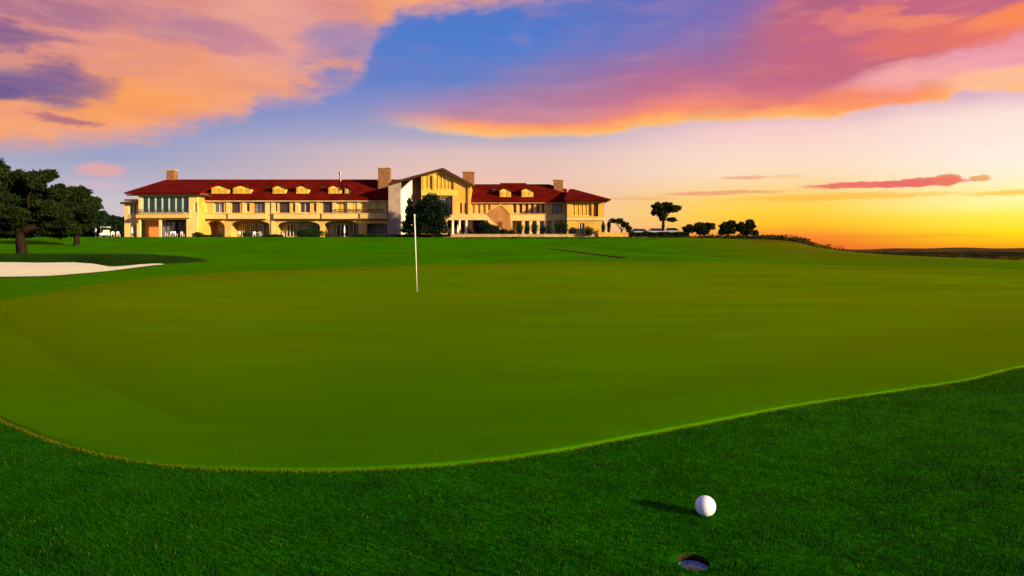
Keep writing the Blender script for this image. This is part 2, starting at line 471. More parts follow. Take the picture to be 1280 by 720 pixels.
def sheet(name, poly, m, lift, lip=0.0, far=0.0006, ramp=(0.005, 0.014)):
    poly = resample(poly)
    xs = [p[0] for p in poly]; ys = [p[1] for p in poly]
    pts = []; y = min(ys)
    while y < max(ys):
        s = max(0.07, 0.035*y)
        for x in np.arange(min(xs), max(xs), s*1.3): pts.append((x + random.uniform(-.2, .2)*s, y + random.uniform(-.2, .2)*s))
        y += s
    pts = np.array(pts)
    ins = inside(poly, pts[:, 0], pts[:, 1]); pts = pts[ins]
    dd = edge_dist(poly, pts[:, 0], pts[:, 1]); pts = pts[dd > ramp[1]*1.25 + 0.008*np.maximum(pts[:, 1], 0)]
    # ring just inside the rim for a rounded cut edge
    ring = []
    n = len(poly)
    if lip:
        area = sum(poly[i][0]*poly[(i+1) % n][1]-poly[(i+1) % n][0]*poly[i][1] for i in range(n))
        for i in range(n):
            a = Vector(poly[i-1]); b = Vector(poly[(i+1) % n]); t = (b-a).normalized(); nn = Vector((-t.y, t.x)) * (1 if area > 0 else -1)
            for off in ramp: ring.append((tuple(Vector(poly[i]) + nn*off), off))
    verts = [Vector(p) for p in poly] + [Vector(r[0]) for r in ring] + [Vector(p) for p in pts]
    res = delaunay_2d_cdt(verts, [], [list(range(n))], 1, 1e-7)
    ov, of, orig = res[0], res[2], res[3]
    co = np.array([(v.x, v.y) for v in ov]); z = ground(co[:, 0], co[:, 1]) + lift + far*np.maximum(co[:, 1]-3, 0)
    if lip:
        ed = edge_dist(poly, co[:, 0], co[:, 1])
        z += np.where(ed < 1e-4, -0.004-lift if lip > .0055 else -0.0008, np.where(ed < sum(ramp)/2, lip*0.7, lip))
    me = bpy.data.meshes.new(name)
    me.from_pydata([(c[0], c[1], zz) for c, zz in zip(co, z)], [], [tuple(f) for f in of])
    bm = bmesh.new(); bm.from_mesh(me)
    for f in bm.faces:
        f.normal_update()
        if f.normal.z < 0: f.normal_flip()
    bm.to_mesh(me); bm.free()
    at_ = me.attributes.new('rim', 'FLOAT', 'POINT')
    at_.data.foreach_set('value', sstep(0, 1, edge_dist(poly, co[:, 0], co[:, 1])/(0.12+0.16*np.maximum(co[:, 1], 0.5))).astype(np.float32))
    return tag(link(name, me, m, smooth=True), kind='structure'), poly

OUT_PX = [(1280,459.5),(1240,469),(1200,478),(1100,493),(1000,508),(900,527),(800,546),(700,565),(600,579),(480,588),(370,590),(250,586),(150,573),(75,555),(0,525),
          (-60,494),(-120,458),(-140,425),(-110,400),(-50,385),(20,373),(90,360),(150,352),(225,345),(330,339),(425,335),(540,331),(640,328.5),(800,328),(960,330),(1120,333.5),
          (1280,338),(1440,346),(1560,370),(1560,405),(1420,437)]
IN_PX = [(1290,405),(1200,425),(1100,446),(1000,468),(900,489),(800,508),(700,525),(600,536),(500,541),(400,541),(320,538),(250,531),(200,521),(150,498),(100,471),(65,448),(30,420),(8,400),
         (12,388),(40,378),(90,367),(150,358),(225,351),(320,345),(425,340),(540,335),(640,332.5),(800,331.5),(960,333.5),(1120,337.5),(1280,343),(1400,352),(1460,370),(1400,388)]
OUTER = smooth_poly([on_ground(*p)[:2] for p in OUT_PX], 6)
INNER = smooth_poly([on_ground(*p)[:2] for p in IN_PX], 6)
OUTER = [tuple(p) for p in OUTER]; INNER = [tuple(p) for p in INNER]
_, OUTER_R = sheet('fringe_turf', OUTER, M['fringe'], 0.003, lip=0.0056)
sheet('putting_green', INNER, M['green'], 0.0088, lip=0.0014, far=0.0011, ramp=(0.05, 0.13))

BUNK_PX = [(205,331),(190,332.5),(150,337.5),(100,342.5),(60,345.5),(0,346.5),(-60,345.5),(-110,339),(-90,332),(-40,328.5),(0,327.2),(60,327),(100,328.4),(125,331.8),(140,334),(160,332.6),(180,330.8),(198,330)]
BUNK = [tuple(p) for p in smooth_poly([on_ground(*p)[:2] for p in BUNK_PX], 5)]
sheet('bunker_sand', BUNK, M['sand'], 0.012)

# grass blades in the rough before the fringe
def blades(name, P, h, w, m, lean=0.5, label=None):
    n = len(P); ang = RNG.uniform(0, 2*np.pi, n); hh = h*RNG.uniform(0.5, 1.3, n)*(1+.28*np.sin(P[:, 0]*17+3*np.sin(P[:, 1]*11))*np.sin(P[:, 1]*23+2*np.sin(P[:, 0]*9))); ww = w*RNG.uniform(0.7, 1.3, n)
    la = RNG.uniform(0, 2*np.pi, n); ll = lean*hh*RNG.uniform(0.1, 1.0, n)
    dx, dy = np.cos(ang)*ww/2, np.sin(ang)*ww/2; lx, ly = np.cos(la)*ll, np.sin(la)*ll
    b = P
    v = np.empty((n, 5, 3))
    v[:, 0] = b + np.stack([-dx, -dy, -0.002+0*dx], 1); v[:, 1] = b + np.stack([dx, dy, -0.002+0*dx], 1)
    v[:, 2] = b + np.stack([dx*.7+lx*.35, dy*.7+ly*.35, hh*.6], 1); v[:, 3] = b + np.stack([-dx*.7+lx*.35, -dy*.7+ly*.35, hh*.6], 1)
    v[:, 4] = b + np.stack([lx, ly, hh], 1)
    i = np.arange(n)*5
    tri = np.stack([i, i+1, i+2, i, i+2, i+3, i+3, i+2, i+4], 1).ravel()
    return tag(link(name, mesh_np(name, v.reshape(-1, 3), tri, 3), m), label, 'grass', kind='stuff')

def rough_points(n, ymin, ymax, xr):
    y = ymin + (ymax-ymin)*RNG.uniform(0, 1, n)**1.1
    x = RNG.uniform(-1, 1, n)*(xr*y+0.6)
    near = [p for p in OUTER if p[1] < 6]
    ins = inside(OUTER, x, y); x, y = x[~ins], y[~ins]
    d = edge_dist([p for p in OUTER if p[1] < 5 and abs(p[0]) < 5], x, y)
    k = d > 0.008; x, y = x[k], y[k]
    k = ((x-HOLE.x)/(HRX+0.002))**2 + ((y-HOLE.y)/(HRY+0.002))**2 > 1; x, y = x[k], y[k]
    return np.stack([x, y, ground(x, y)], 1)
blades('rough_grass', rough_points(900000, 0.90, 3.6, 1.25), 0.0068, 0.0012, M['blade'], 1.1, 'dark green mown rough grass in front of the putting green')
# stubble along the cut edge of the fringe, sunlight painted in as pale yellow
lp = []
nO = len(OUTER_R)
for i in range(nO):
    a = OUTER_R[i]; b = OUTER_R[(i+1) % nO]
    if min(a[1], b[1]) > 7 or abs(a[0]) > 6: continue
    L = math.hypot(b[0]-a[0], b[1]-a[1]); k = int(L*2600)
    if k < 1: continue
    t = RNG.uniform(0, 1, k); o = RNG.normal(0, 0.007, (k, 2))
    x = a[0]+(b[0]-a[0])*t+o[:, 0]; y = a[1]+(b[1]-a[1])*t+o[:, 1]
    lp.append(np.stack([x, y, ground(x, y)], 1))
blades('cut_edge_grass', np.concatenate(lp), 0.0055, 0.0013, M['lipblade'], 0.9, 'stubble along the cut edge of the fringe, painted pale yellow green as if sunlit')

# long-grass bank behind the bunker, its shade painted into the dark green
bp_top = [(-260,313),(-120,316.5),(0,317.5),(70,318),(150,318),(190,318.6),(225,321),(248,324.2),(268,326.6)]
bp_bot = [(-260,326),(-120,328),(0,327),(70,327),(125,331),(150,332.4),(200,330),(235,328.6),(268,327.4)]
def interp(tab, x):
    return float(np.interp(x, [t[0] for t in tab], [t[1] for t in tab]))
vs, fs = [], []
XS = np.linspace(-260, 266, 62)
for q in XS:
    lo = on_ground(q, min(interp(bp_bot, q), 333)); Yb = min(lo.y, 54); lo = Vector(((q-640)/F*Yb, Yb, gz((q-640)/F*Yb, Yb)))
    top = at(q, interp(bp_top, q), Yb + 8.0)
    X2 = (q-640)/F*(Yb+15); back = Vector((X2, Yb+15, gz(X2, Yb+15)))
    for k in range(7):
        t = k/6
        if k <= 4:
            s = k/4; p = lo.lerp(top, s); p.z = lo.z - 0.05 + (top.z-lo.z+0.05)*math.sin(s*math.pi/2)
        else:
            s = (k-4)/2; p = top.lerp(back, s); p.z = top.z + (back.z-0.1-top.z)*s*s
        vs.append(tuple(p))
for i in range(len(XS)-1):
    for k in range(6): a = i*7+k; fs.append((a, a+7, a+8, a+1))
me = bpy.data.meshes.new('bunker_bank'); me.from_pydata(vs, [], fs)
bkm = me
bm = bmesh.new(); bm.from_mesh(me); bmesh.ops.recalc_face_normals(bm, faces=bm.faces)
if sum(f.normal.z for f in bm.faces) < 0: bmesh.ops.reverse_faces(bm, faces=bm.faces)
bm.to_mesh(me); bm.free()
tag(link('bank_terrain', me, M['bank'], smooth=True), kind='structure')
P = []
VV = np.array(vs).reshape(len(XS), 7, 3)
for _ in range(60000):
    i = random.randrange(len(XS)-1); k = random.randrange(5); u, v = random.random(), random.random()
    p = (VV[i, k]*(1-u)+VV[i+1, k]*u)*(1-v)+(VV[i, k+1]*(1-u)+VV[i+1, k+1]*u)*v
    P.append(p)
blades('bank_grass', np.array(P), 0.075, 0.03, M['bankblade'], 0.6, 'long grass on the bank behind the sand bunker, shade painted into its dark colour')

# ------------------------------------------------------------------ hole, ball, flagstick
cup = empty('golf_hole', (HOLE.x, HOLE.y, 0))
tag(cup, 'golf hole with white and blue cup sunk in the dark rough before the ball', 'golf hole')
mb = MB(); N = 40
def ering(sx, z): return [(HRX*sx*math.cos(2*math.pi*k/N), HRY*sx*math.sin(2*math.pi*k/N), z) for k in range(N)]
def stack(rings, close=True):
    vs = [p for r in rings for p in r]; fs = []
    for i in range(len(rings)-1):
        for k in range(N): fs.append((i*N+k, i*N+(k+1) % N, (i+1)*N+(k+1) % N, (i+1)*N+k))
    if close: fs.append(tuple((len(rings)-1)*N+k for k in range(N)))
    return vs, fs
mb.add(*stack([ering(1.0, 0.0), ering(0.995, -0.004), ering(1.0, -0.014)], False)); mb.build('soil_wall', M['soil'], cup)
def cup_mat():
    m, nt, b = mat('cup_enamel')
    co = nt.node('ShaderNodeTexCoord').outputs['Object']
    sx = nt.node('ShaderNodeSeparateXYZ'); nt.put(sx.inputs[0], co)
    wob = nt.m('MULTIPLY', nt.m('SUBTRACT', nt.noise(co, 160, 3), 0.5), 0.014)
    z = nt.m('ADD', sx.outputs[2], wob)
    c = nt.mix(nt.rng(z, -0.0195, -0.0185, smooth=False), (0.97, 0.84, 0.50), nt.mix(nt.rng(nt.noise(co, 240, 3), .45, .6), (0.05, 0.20, 0.60), (0.25, 0.55, 0.85)))
    nt.put(b.inputs['Base Color'], c); b.inputs['Roughness'].default_value = 0.35
    return m
mb = MB(); mb.add(*stack([ering(0.99, -0.0125), ering(0.965, -0.012), ering(0.95, -0.014), ering(0.95, -0.035), ering(0.95, -0.062)], True)); mb.build('cup_liner', cup_mat(), cup, True)

bc = on_ground(882.5, 645.5)
br = 0.02135
bm = bmesh.new(); bmesh.ops.create_icosphere(bm, subdivisions=6, radius=1.0)
co = np.array([v.co[:] for v in bm.verts])
k = np.arange(330) + 0.5; ph = np.arccos(1-2*k/330); th = np.pi*(1+5**0.5)*k
dc = np.stack([np.cos(th)*np.sin(ph), np.sin(th)*np.sin(ph), np.cos(ph)], 1)
ang = np.arccos(np.clip((co @ dc.T).max(1), -1, 1))
dep = np.where(ang < 0.088, 0.026*(1-(ang/0.088)**2), 0)
co = co*(1-dep)[:, None]*br
for v, c in zip(bm.verts, co): v.co = c
me = bpy.data.meshes.new('golf_ball'); bm.to_mesh(me); bm.free()
ballm = plain('ball_urethane', (0.80, 0.88, 0.95), 0.28, 0.01, 30, 0.5)
o = link('golf_ball', me, ballm, smooth=True); o.location = (bc.x, bc.y + 0.004, br - 0.001)
tag(o, 'white dimpled golf ball lying in the dark rough just beyond the hole', 'golf ball')

fp = on_ground(521.5, 366)
flag = empty('flagstick', (fp.x, fp.y, fp.z))
tag(flag, 'thin white flagstick without a visible flag, standing on the putting green', 'flagstick')
H = 97*fp.y/F
lean = -0.036*H
mb = MB(); mb.tube([(0, 0, -0.1), (lean*.35, 0, H*.35), (lean*.7, 0, H*.7), (lean, 0, H)], [0.011, 0.015, 0.019, 0.021], 10)
mb.build('pole', plain('worn_pole_paint', (.66, .62, .52), .5, .1, 3, .3), flag, True)
mb = MB(); mb.lathe([(0, 0.03), (0.022, 0.022), (0.026, 0.0), (0.023, -0.04), (0.0, -0.045)], 12, (lean, 0, H)); mb.build('finial', M['whitepaint'], flag, True)
mb = MB(); mb.lathe([(0.0, 0.023), (0.055, 0.022), (0.06, 0.0)], 16); mb.build('collar', M['soil'], flag, True)

# ------------------------------------------------------------------ clubhouse
club = empty('clubhouse', (0, 130, 2.9))
tag(club, 'long cream clubhouse with red tiled roofs, arcades and a tall brown gable', 'clubhouse')
OFF = Vector((0, 130, 2.9))
Z0 = 2.55   # below the terrace level

class CB(MB):
    def build(self, name, m, parent=None, smooth=False):
        p = club if parent is None else parent
        self.v = [tuple(Vector(q) - OFF) for q in self.v]
        return link(name, self.mesh(name), m, p, smooth)
def xz(px, py, Y):
    p = at(px, py, Y); return (p.x, p.z)
def rect(x0, y0, x1, y1, Y):
    return [xz(x0, y1, Y), xz(x1, y1, Y), xz(x1, y0, Y), xz(x0, y0, Y)]
def arch(x0, yt, x1, yb, Y, rise, n=10):
    a = xz(x0, yb, Y); b = xz(x1, yb, Y); zt = xz(0, yt, Y)[1]; zs = xz(0, yt+rise, Y)[1]
    pts = [a, b]
    cx = (a[0]+b[0])/2; hw = (b[0]-a[0])/2
    for k in range(n+1):
        t = math.pi*k/n; pts.append((cx+hw*math.cos(t), zs+(zt-zs)*math.sin(t)**0.8))
    return pts
def wallpx(name, Y, outline, holes, m, thick=0.4):
    b = CB(); b.wall([xz(p[0], p[1], Y) for p in outline], holes, Y, Y+thick); return b.build(name, m)
def window(Y, x0, y0, x1, y1, cols=2, rows=1, fr='frame', gl='glass', name='window', deep=0.22, bar=0.13):
    a = xz(x0, y1, Y); c = xz(x1, y0, Y); X0, X1, Za, Zb = a[0], c[0], a[1], c[1]
    b = CB(); y_0, y_1 = Y+deep, Y+deep+0.1
    b.box(X0, X1, y_0, y_1, Za, Za+bar); b.box(X0, X1, y_0, y_1, Zb-bar, Zb)
    b.box(X0, X0+bar, y_0+.002, y_1+.002, Za+bar, Zb-bar); b.box(X1-bar, X1, y_0+.002, y_1+.002, Za+bar, Zb-bar)
    for k in range(1, cols):
        xm = X0+(X1-X0)*k/cols; b.box(xm-bar/2, xm+bar/2, y_0+.004, y_1-.004, Za+bar, Zb-bar)
    for k in range(1, rows):
        zm = Za+(Zb-Za)*k/rows; b.box(X0+bar, X1-bar, y_0+.02, y_1-.02, zm-bar*.3, zm+bar*.3)
    f = b.build(name, M[fr])
    g = CB(); g.box(X0+.01, X1-.01, y_1+0.0, y_1+0.03, Za+.01, Zb-.01); g.build('pane', M[gl], f)
    return f
def sidewall(name, X, Ya, Yb, Za, Zb, m, thick=0.35, sgn=-1):
    b = CB(); b.box(min(X, X+sgn*thick), max(X, X+sgn*thick), Ya, Yb, Za, Zb); return b.build(name, m)
def slab(name, quad, th, m):
    """sloping roof plane: four corners, thickness downwards"""
    q = [Vector(p) for p in quad]; n = (q[1]-q[0]).cross(q[3]-q[0]).normalized()
    if n.z < 0: n = -n
    lo = [p-n*th for p in q]; b = CB(); k = len(q)
    b.add(q+lo, [tuple(range(k)), tuple(range(2*k-1, k-1, -1))]+[(i, (i+1) % k, (i+1) % k+k, i+k) for i in range(k)])
    return b.build(name, m)
def slabs(name, quads, th, m):
    b = CB()
    for quad in quads:
        q = [Vector(p) for p in quad]; n = (q[1]-q[0]).cross(q[2]-q[0]).normalized()
        if n.z < 0: n = -n
        lo = [p-n*th for p in q]; k = len(q)
        b.add(q+lo, [tuple(range(k)), tuple(range(2*k-1, k-1, -1))]+[(i, (i+1) % k, (i+1) % k+k, i+k) for i in range(k)])
    return b.build(name, m)
def X(px, Y): return (px-640)/F*Y
def Z(py, Y): return ZC+(HZ-py)/F*Y

YW, YM, YB, YG, YR_, YP = 126.5, 130.0, 133.6, 129.0, 131.0, 127.0

# --- left wing with the big bay of glass
holes = [rect(176.5, 244, 236, 267, YW), rect(175, 274.5, 198.5, 297.2, YW), rect(201, 274.5, 233, 297.2, YW)]
wallpx('wing_wall', YW, [(173, 299), (247, 299), (247, 240), (173, 240)], holes + [rect(242.5, 253, 246.3, 265, YW)], M['pale'], 0.45)
window(YW, 176.5, 244, 236, 267, 7, 1, 'frameteal', 'glassteal', bar=0.26)
window(YW, 242.5, 253, 246.3, 265, 1, 1, 'frame', 'blind')
b = CB(); b.box(X(172.5, YW), X(239, YW), YW-0.7, YW-0.003, Z(272.5, YW), Z(268.5, YW)); b.build('balcony_ledge', M['cream'])
b = CB()
for q in np.linspace(176, 236, 22): b.box(X(q, YW)-.03, X(q, YW)+.03, YW-0.6, YW-0.54, Z(268.5, YW), Z(262.5, YW))
b.box(X(175.5, YW), X(236.5, YW), YW-0.62, YW-0.52, Z(262.5, YW), Z(261.8, YW)); b.build('balcony_railing', M['framedark'])
# ground floor recess of the wing
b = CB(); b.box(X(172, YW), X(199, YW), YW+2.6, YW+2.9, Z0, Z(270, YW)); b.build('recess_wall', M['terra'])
b = CB(); b.box(X(199.2, YW), X(246, YW), YW+2.6, YW+2.9, Z0, Z(270, YW)); b.build('recess_wall', M['brown'])  # dark brown back wall paints the shade inside this opening
b = CB(); b.box(X(172, YW), X(246, YW), YW+.46, YW+2.59, Z(272.4, YW), Z(271.6, YW)); b.build('recess_ceiling', M['cream'])
window(YW+2.2, 202, 277, 219, 297.2, 3, 1, 'framedark', 'glassblue', 'door', 0.1)
window(YW+2.2, 222, 277, 233, 297.2, 2, 1, 'framedark', 'glassdark', 'door', 0.1)
# lower set-back bay at the far left
wallpx('wing_wall', YW+1.2, [(155.5, 299), (173.5, 299), (173.5, 249), (155.5, 249)], [rect(160.5, 253, 171.5, 269, YW+1.2), rect(162.5, 280, 170.5, 297.2, YW+1.2)], M['pale'], 0.4)
window(YW+1.2, 160.5, 253, 171.5, 269, 2, 1, 'frame', 'glassdark', bar=0.3)
window(YW+1.2, 162.5, 280, 170.5, 297.2, 2, 1, 'frame', 'glassblue', 'door')
sidewall('wing_wall', X(155.5, YW+1.2)+.01, YW+1.61, YW+14, Z0, Z(249, YW), M['pale'], 0.4, 1)
slabs('bay_roof', [[(X(149, YW), YW+.2, Z(252.6, YW)), (X(172.5, YW), YW+.2, Z(250.6, YW)), (X(172.5, YW), YW+12, Z(249, YW)), (X(149, YW), YW+12, Z(250.8, YW))]], 0.35, M['brown'])
# wing right-hand return, in full sun
sidewall('wing_wall', X(247, YW)+.002, YW+.46, YM+6, Z0, Z(240.4, YW), M['ochre'], 0.4, -1)
sidewall('wing_wall', X(173, YW)-.002, YW+1.7, YM+8, Z(249.5, YW), Z(240.4, YW), M['pale'], 0.4, 1)
# wing hip roof
ye, yr = YW-0.9, 136.5
zE = Z(240.6, YW-0.9); zR = Z(224.3, yr)
xl, xr = X(155, ye), X(250.5, ye); xh = X(208, yr)
slabs('roof', [[(xl, ye, zE), (xr, ye, zE), (xr, yr, zR), (xh, yr, zR)], [(xl, ye, zE), (xh, yr, zR), (xl, yr+10, zE)],
               [(xh, yr, zR), (xr, yr, zR), (xr, yr+10, zE), (xl, yr+10, zE)]], 0.3, M['roof'])
b = CB(); b.box(xl+.3, xr-.1, ye+.25, ye+.88, zE-.55, zE-.32); b.build('eaves', M['brown'])
b = CB(); b.box(xr-.25, xr-.02, ye+.9, YM+1, zE-.5, zE-.1); b.build('eaves', M['brown'])

# --- main range: arcade below, windows above
arches = [(257, 276, 281, 9), (288.5, 275.5, 337, 6), (346.5, 276, 400, 7), (404.5, 275.5, 448, 7), (458.5, 279, 484, 2)]
ah = [arch(a, t, c, 298.0, YM, r) for a, t, c, r in arches]
upper = [(267.5, 280, 'glassblue', 2, 'frame'), (289.5, 300, 'glass', 2, 'framedark'), (317.5, 330, 'glassblue', 2, 'framedark'), (349, 362, 'glass', 3, 'framedark'),
         (374.5, 387.5, 'glass', 2, 'frame'), (403.5, 415, 'glass', 2, 'framedark'), (420.5, 432.5, 'blind', 2, 'frame'), (450.5, 458, 'blind', 2, 'frame'), (461.5, 467, 'louvre', 1, 'frame'), (470.5, 477.5, 'louvre', 2, 'frame')]
small = [(307, 312), (337.2, 340.5), (343.5, 346.5), (365.5, 369.5), (391.5, 395)]
uh = [rect(a, 252.5, c, 266, YM) for a, c, *_ in upper] + [rect(a, 254, c, 264.5, YM) for a, c in small]
wallpx('arcade_wall', YM, [(247.5, 299.5), (486.5, 299.5), (486.5, 248.5), (247.5, 248.5)], ah + uh, M['cream'], 0.45)
for a, c, g, n, f in upper: window(YM, a, 252.5, c, 266, n, 1, f, g)
for a, c in small: window(YM, a, 254, c, 264.5, 1, 1, 'frame', 'shutter', bar=0.1)
# pilasters, floor band and projecting balcony fronts
for q in (256, 285, 305, 334, 341.5, 371.5, 398, 418, 436.5, 448.5, 481):
    b = CB(); b.box(X(q, YM)-.33, X(q, YM)+.33, YM-.16, YM-.003, Z(274.5 if q not in (341.5,) else 297, YM), Z(250, YM)); b.build('pilaster', M['pale'])
for a, c in ((257.5, 282.5), (286.5, 333.5), (343.2, 400.5), (403, 447.5), (451, 485)):
    b = CB(); b.box(X(a, YM), X(c, YM), YM-.55, YM-.17, Z(273.6, YM), Z(267.6, YM)); b.build('balcony_front', M['pale'])
    b = CB(); b.box(X(a, YM)-.1, X(c, YM)+.1, YM-.65, YM-.171, Z(267.59, YM), Z(266.6, YM)); b.build('balcony_coping', M['cream'])
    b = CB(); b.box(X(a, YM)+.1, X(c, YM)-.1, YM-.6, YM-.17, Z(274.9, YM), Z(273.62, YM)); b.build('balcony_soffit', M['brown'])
b = CB()
for q in np.arange(420, 480, 1.6): b.box(X(q, YM)-.025, X(q, YM)+.025, YM-.5, YM-.45, Z(266.6, YM), Z(262.2, YM))
b.box(X(419, YM), X(480, YM), YM-.52, YM-.43, Z(262.2, YM), Z(261.5, YM)); b.build('balcony_railing', M['framedark'])
# loggia behind the arches
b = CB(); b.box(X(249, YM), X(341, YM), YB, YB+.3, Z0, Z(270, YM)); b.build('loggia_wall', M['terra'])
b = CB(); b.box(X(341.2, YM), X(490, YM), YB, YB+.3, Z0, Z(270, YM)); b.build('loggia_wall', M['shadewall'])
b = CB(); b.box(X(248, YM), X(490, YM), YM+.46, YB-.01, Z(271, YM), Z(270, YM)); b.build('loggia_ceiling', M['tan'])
for q in (285, 341.8, 402, 453):
    b = CB(); b.box(X(q, YM)-.25, X(q, YM)+.25, YM+.46, YB-.02, Z0, Z(271.1, YM)); b.build('loggia_wall', M['cream'])
for a, c, n, g in ((263, 277, 3, 'glassblue'), (293, 299, 2, 'glassdark'), (303, 310, 2, 'glassdark'), (314, 321, 2, 'glassblue'), (326, 332, 2, 'glassdark'), (376, 384, 2, 'glassdark'), (389, 395, 1, 'glassdark'), (407, 411, 1, 'glassdark'), (436, 444, 2, 'glassdark'), (350, 359.5, 2, 'glassdark'), (362, 366, 1, 'glassdark'), (414, 431, 3, 'glassdark'), (460, 482, 4, 'glassdark')):
    k = YB/YM
    window(YB-.35, 640+(a-640)/k, 279.5, 640+(c-640)/k, 296.5, n, 1, 'frame', g, 'door', 0.1, 0.16)
# main roof
ye = YM-.75; zE = Z(248.6, ye)
zR = Z(224.3, 136.5)
slabs('roof', [[(X(250, ye), ye, zE), (X(492, ye), ye, zE), (X(492, ye)+.5, 136.5, zR), (X(240, ye), 136.5, zR)],
               [(X(240, ye), 136.5, zR), (X(492, ye)+.5, 136.5, zR), (X(492, ye)+.5, 147, zE), (X(240, ye), 147, zE)]], 0.3, M['roof'])
b = CB(); b.box(X(252, ye), X(486, ye), ye+.2, YM-.01, zE-.5, zE-.27); b.build('eaves', M['tan'])
def roof_y(py_frac): return ye+(136.5-ye)*py_frac
def dormer(x0, x1, yt, yb, m='louvre', YE=None, ZE=None, YRr=136.5, ZRr=None, cols=3, peak=True):
    YE = ye if YE is None else YE; ZE = zE if ZE is None else ZE; ZRr = zR if ZRr is None else ZRr
    # front of the dormer sits where the roof plane is at row yb
    t = 0.1
    for k in range(40):
        Yd = YE+(YRr-YE)*t; zr = ZE+(ZRr-ZE)*t
        t += (Z(yb, Yd)-zr)/(ZRr-ZE)*0.8
    Yd = YE+(YRr-YE)*t; zb = Z(yb, Yd); zt = Z(yt+3.2, Yd); zp = Z(yt-0.6, Yd)
    a, c = X(x0, Yd), X(x1, Yd); mid = (a+c)/2
    back = Yd+(zp-zb)/((ZRr-ZE)/(YRr-YE))+.2
    b = CB(); b.prism([(a, zb-.3), (c, zb-.3), (c, zt), (mid, zp-.15), (a, zt)], Yd-.1, back); d = b.build('dormer', M[m])
    b = CB()
    for k in range(cols):
        xa = a+(c-a)*(k+.16)/cols; xb = a+(c-a)*(k+.84)/cols; b.box(xa, xb, Yd-.16, Yd-.103, zb+.12, zt-.15)
    b.build('dormer_window', M['blind'], d)
    b = CB()
    for sx in (-1, 1):
        e = a-.3 if sx < 0 else c+.3
        p = [Vector((mid, Yd-.4, zp)), Vector((e, Yd-.4, zt-.25)), Vector((e, back, zt-.25)), Vector((mid, back, zp))]
        q = [v+Vector((0, 0, .22)) for v in p]
        b.add(p+q, [(0, 1, 2, 3), (7, 6, 5, 4), (0, 1, 5, 4), (1, 2, 6, 5), (2, 3, 7, 6), (3, 0, 4, 7)])
    b.build('dormer_roof', M['roof'], d)
for x0, x1 in ((264.5, 286.5), (291.5, 314), (341, 357.5), (370.5, 386), (410.5, 427.5)):
    dormer(x0, x1, 231.5, 241.5)
dormer(430.5, 437, 232, 242.5, 'metal', cols=1)
def chimney(px0, px1, yt, yb, Y, m='brick', cap=True):
    b = CB(); b.box(X(px0, Y), X(px1, Y), Y, Y+1.6, Z(yb, Y), Z(yt+1.2, Y)); c = b.build('chimney', M[m])
    b = CB(); b.box(X(px0-.8, Y), X(px1+.8, Y), Y-.12, Y+1.72, Z(yt+1.2, Y)+.002, Z(yt, Y)); b.build('chimney_cap', M['tan'], c)
chimney(208, 217.5, 212, 229, 136)
chimney(472.5, 487, 209, 236, 132.5)
b = CB(); b.tube([(X(425.5, 136), 136, Z(229, 136)), (X(425.5, 136), 136, Z(216, 136))], [.2, .2], 8); b.tube([(X(425.5, 136), 136, Z(217.5, 136)), (X(425.5, 136), 136, Z(215, 136))], [.32, .3], 8); b.build('flue', M['metal'])
for q in (328, 400): 
    b = CB(); b.box(X(q-3, 131.5), X(q+3, 131.5), 133.6, 136, Z(236, 133.6), Z(232.5, 133.6)); b.build('roof_vent', M['brown'])

# --- gabled centre
YS = 126.8
b = CB(); b.wall([xz(485.5, 299, YS), xz(501, 299, YS), xz(501, 226.2, YS), xz(485.5, 230.6, YS)], [], YS, YS+.4); b.build('gable_wall', M['shadewall'])  # shade on this front is put into the grey
def oblique(name, p, q, th, m, zb, zt_p, zt_q):
    p = Vector(p); q = Vector(q); d = (q-p).normalized(); n = Vector((-d.y, d.x))
    P = [Vector((p.x, p.y, zb)), Vector((q.x, q.y, zb)), Vector((q.x, q.y, zt_q)), Vector((p.x, p.y, zt_p))]
    Q = [v+Vector((n.x*th, n.y*th, 0)) for v in P]
    b = CB(); b.add(P+Q, [(0, 1, 2, 3), (7, 6, 5, 4), (0, 1, 5, 4), (1, 2, 6, 5), (2, 3, 7, 6), (3, 0, 4, 7)]); return b.build(name, m)
oblique('gable_wall', (X(501.05, YS), YS), (X(519, 131), 131), .35, M['white'], Z0, Z(238, YS), Z(221.5, 131))  # white paints the sunlight on this side of the block
b = CB(); b.wall([xz(498, 299, 131.5), xz(521, 299, 131.5), xz(521, 220.5, 131.5), xz(498, 226.5, 131.5)], [], 131.5, 131.9); b.build('gable_wall', M['shadewall'])  # grey panel paints the shadow below the roof overhang
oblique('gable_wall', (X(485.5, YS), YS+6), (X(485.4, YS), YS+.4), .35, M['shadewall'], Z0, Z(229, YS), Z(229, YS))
b = CB(); b.box(X(518.9, 130.6), X(527, YG), YG+.8, YG+1.2, Z0, Z(219.2, YG)); b.build('recess_shade_panel', M['brown'])  # dark panel paints the shade of the recess beside the gable
gh = [rect(530, 219.5, 540.5, 237, YG), [xz(a, b_, YG) for a, b_ in ((543, 237.5), (567, 237.5), (567, 219.5), (558, 215.2), (551, 215), (543, 217.2))], rect(551, 246.5, 565, 274, YG), rect(574.3, 254, 577.6, 266.5, YG), rect(580.5, 254, 583.5, 266.5, YG)]
wallpx('gable_wall', YG, [(526.5, 299), (588, 299), (588, 228.5), (577, 222.6), (553.6, 211.8), (526.5, 218.4)], gh, M['ochre'], 0.45)
window(YG, 530, 219.5, 540.5, 237, 2, 1, 'louvre', 'blind', bar=.2)
window(YG, 543, 215.2, 567, 237.5, 5, 1, 'louvre', 'blind', bar=.2)
window(YG, 551, 246.5, 565, 274, 2, 2, 'framedark', 'glassblue')
window(YG, 574.3, 254, 577.6, 266.5, 1, 1, 'frame', 'shutter', bar=.08)
window(YG, 580.5, 254, 583.5, 266.5, 1, 1, 'frame', 'shutter', bar=.08)
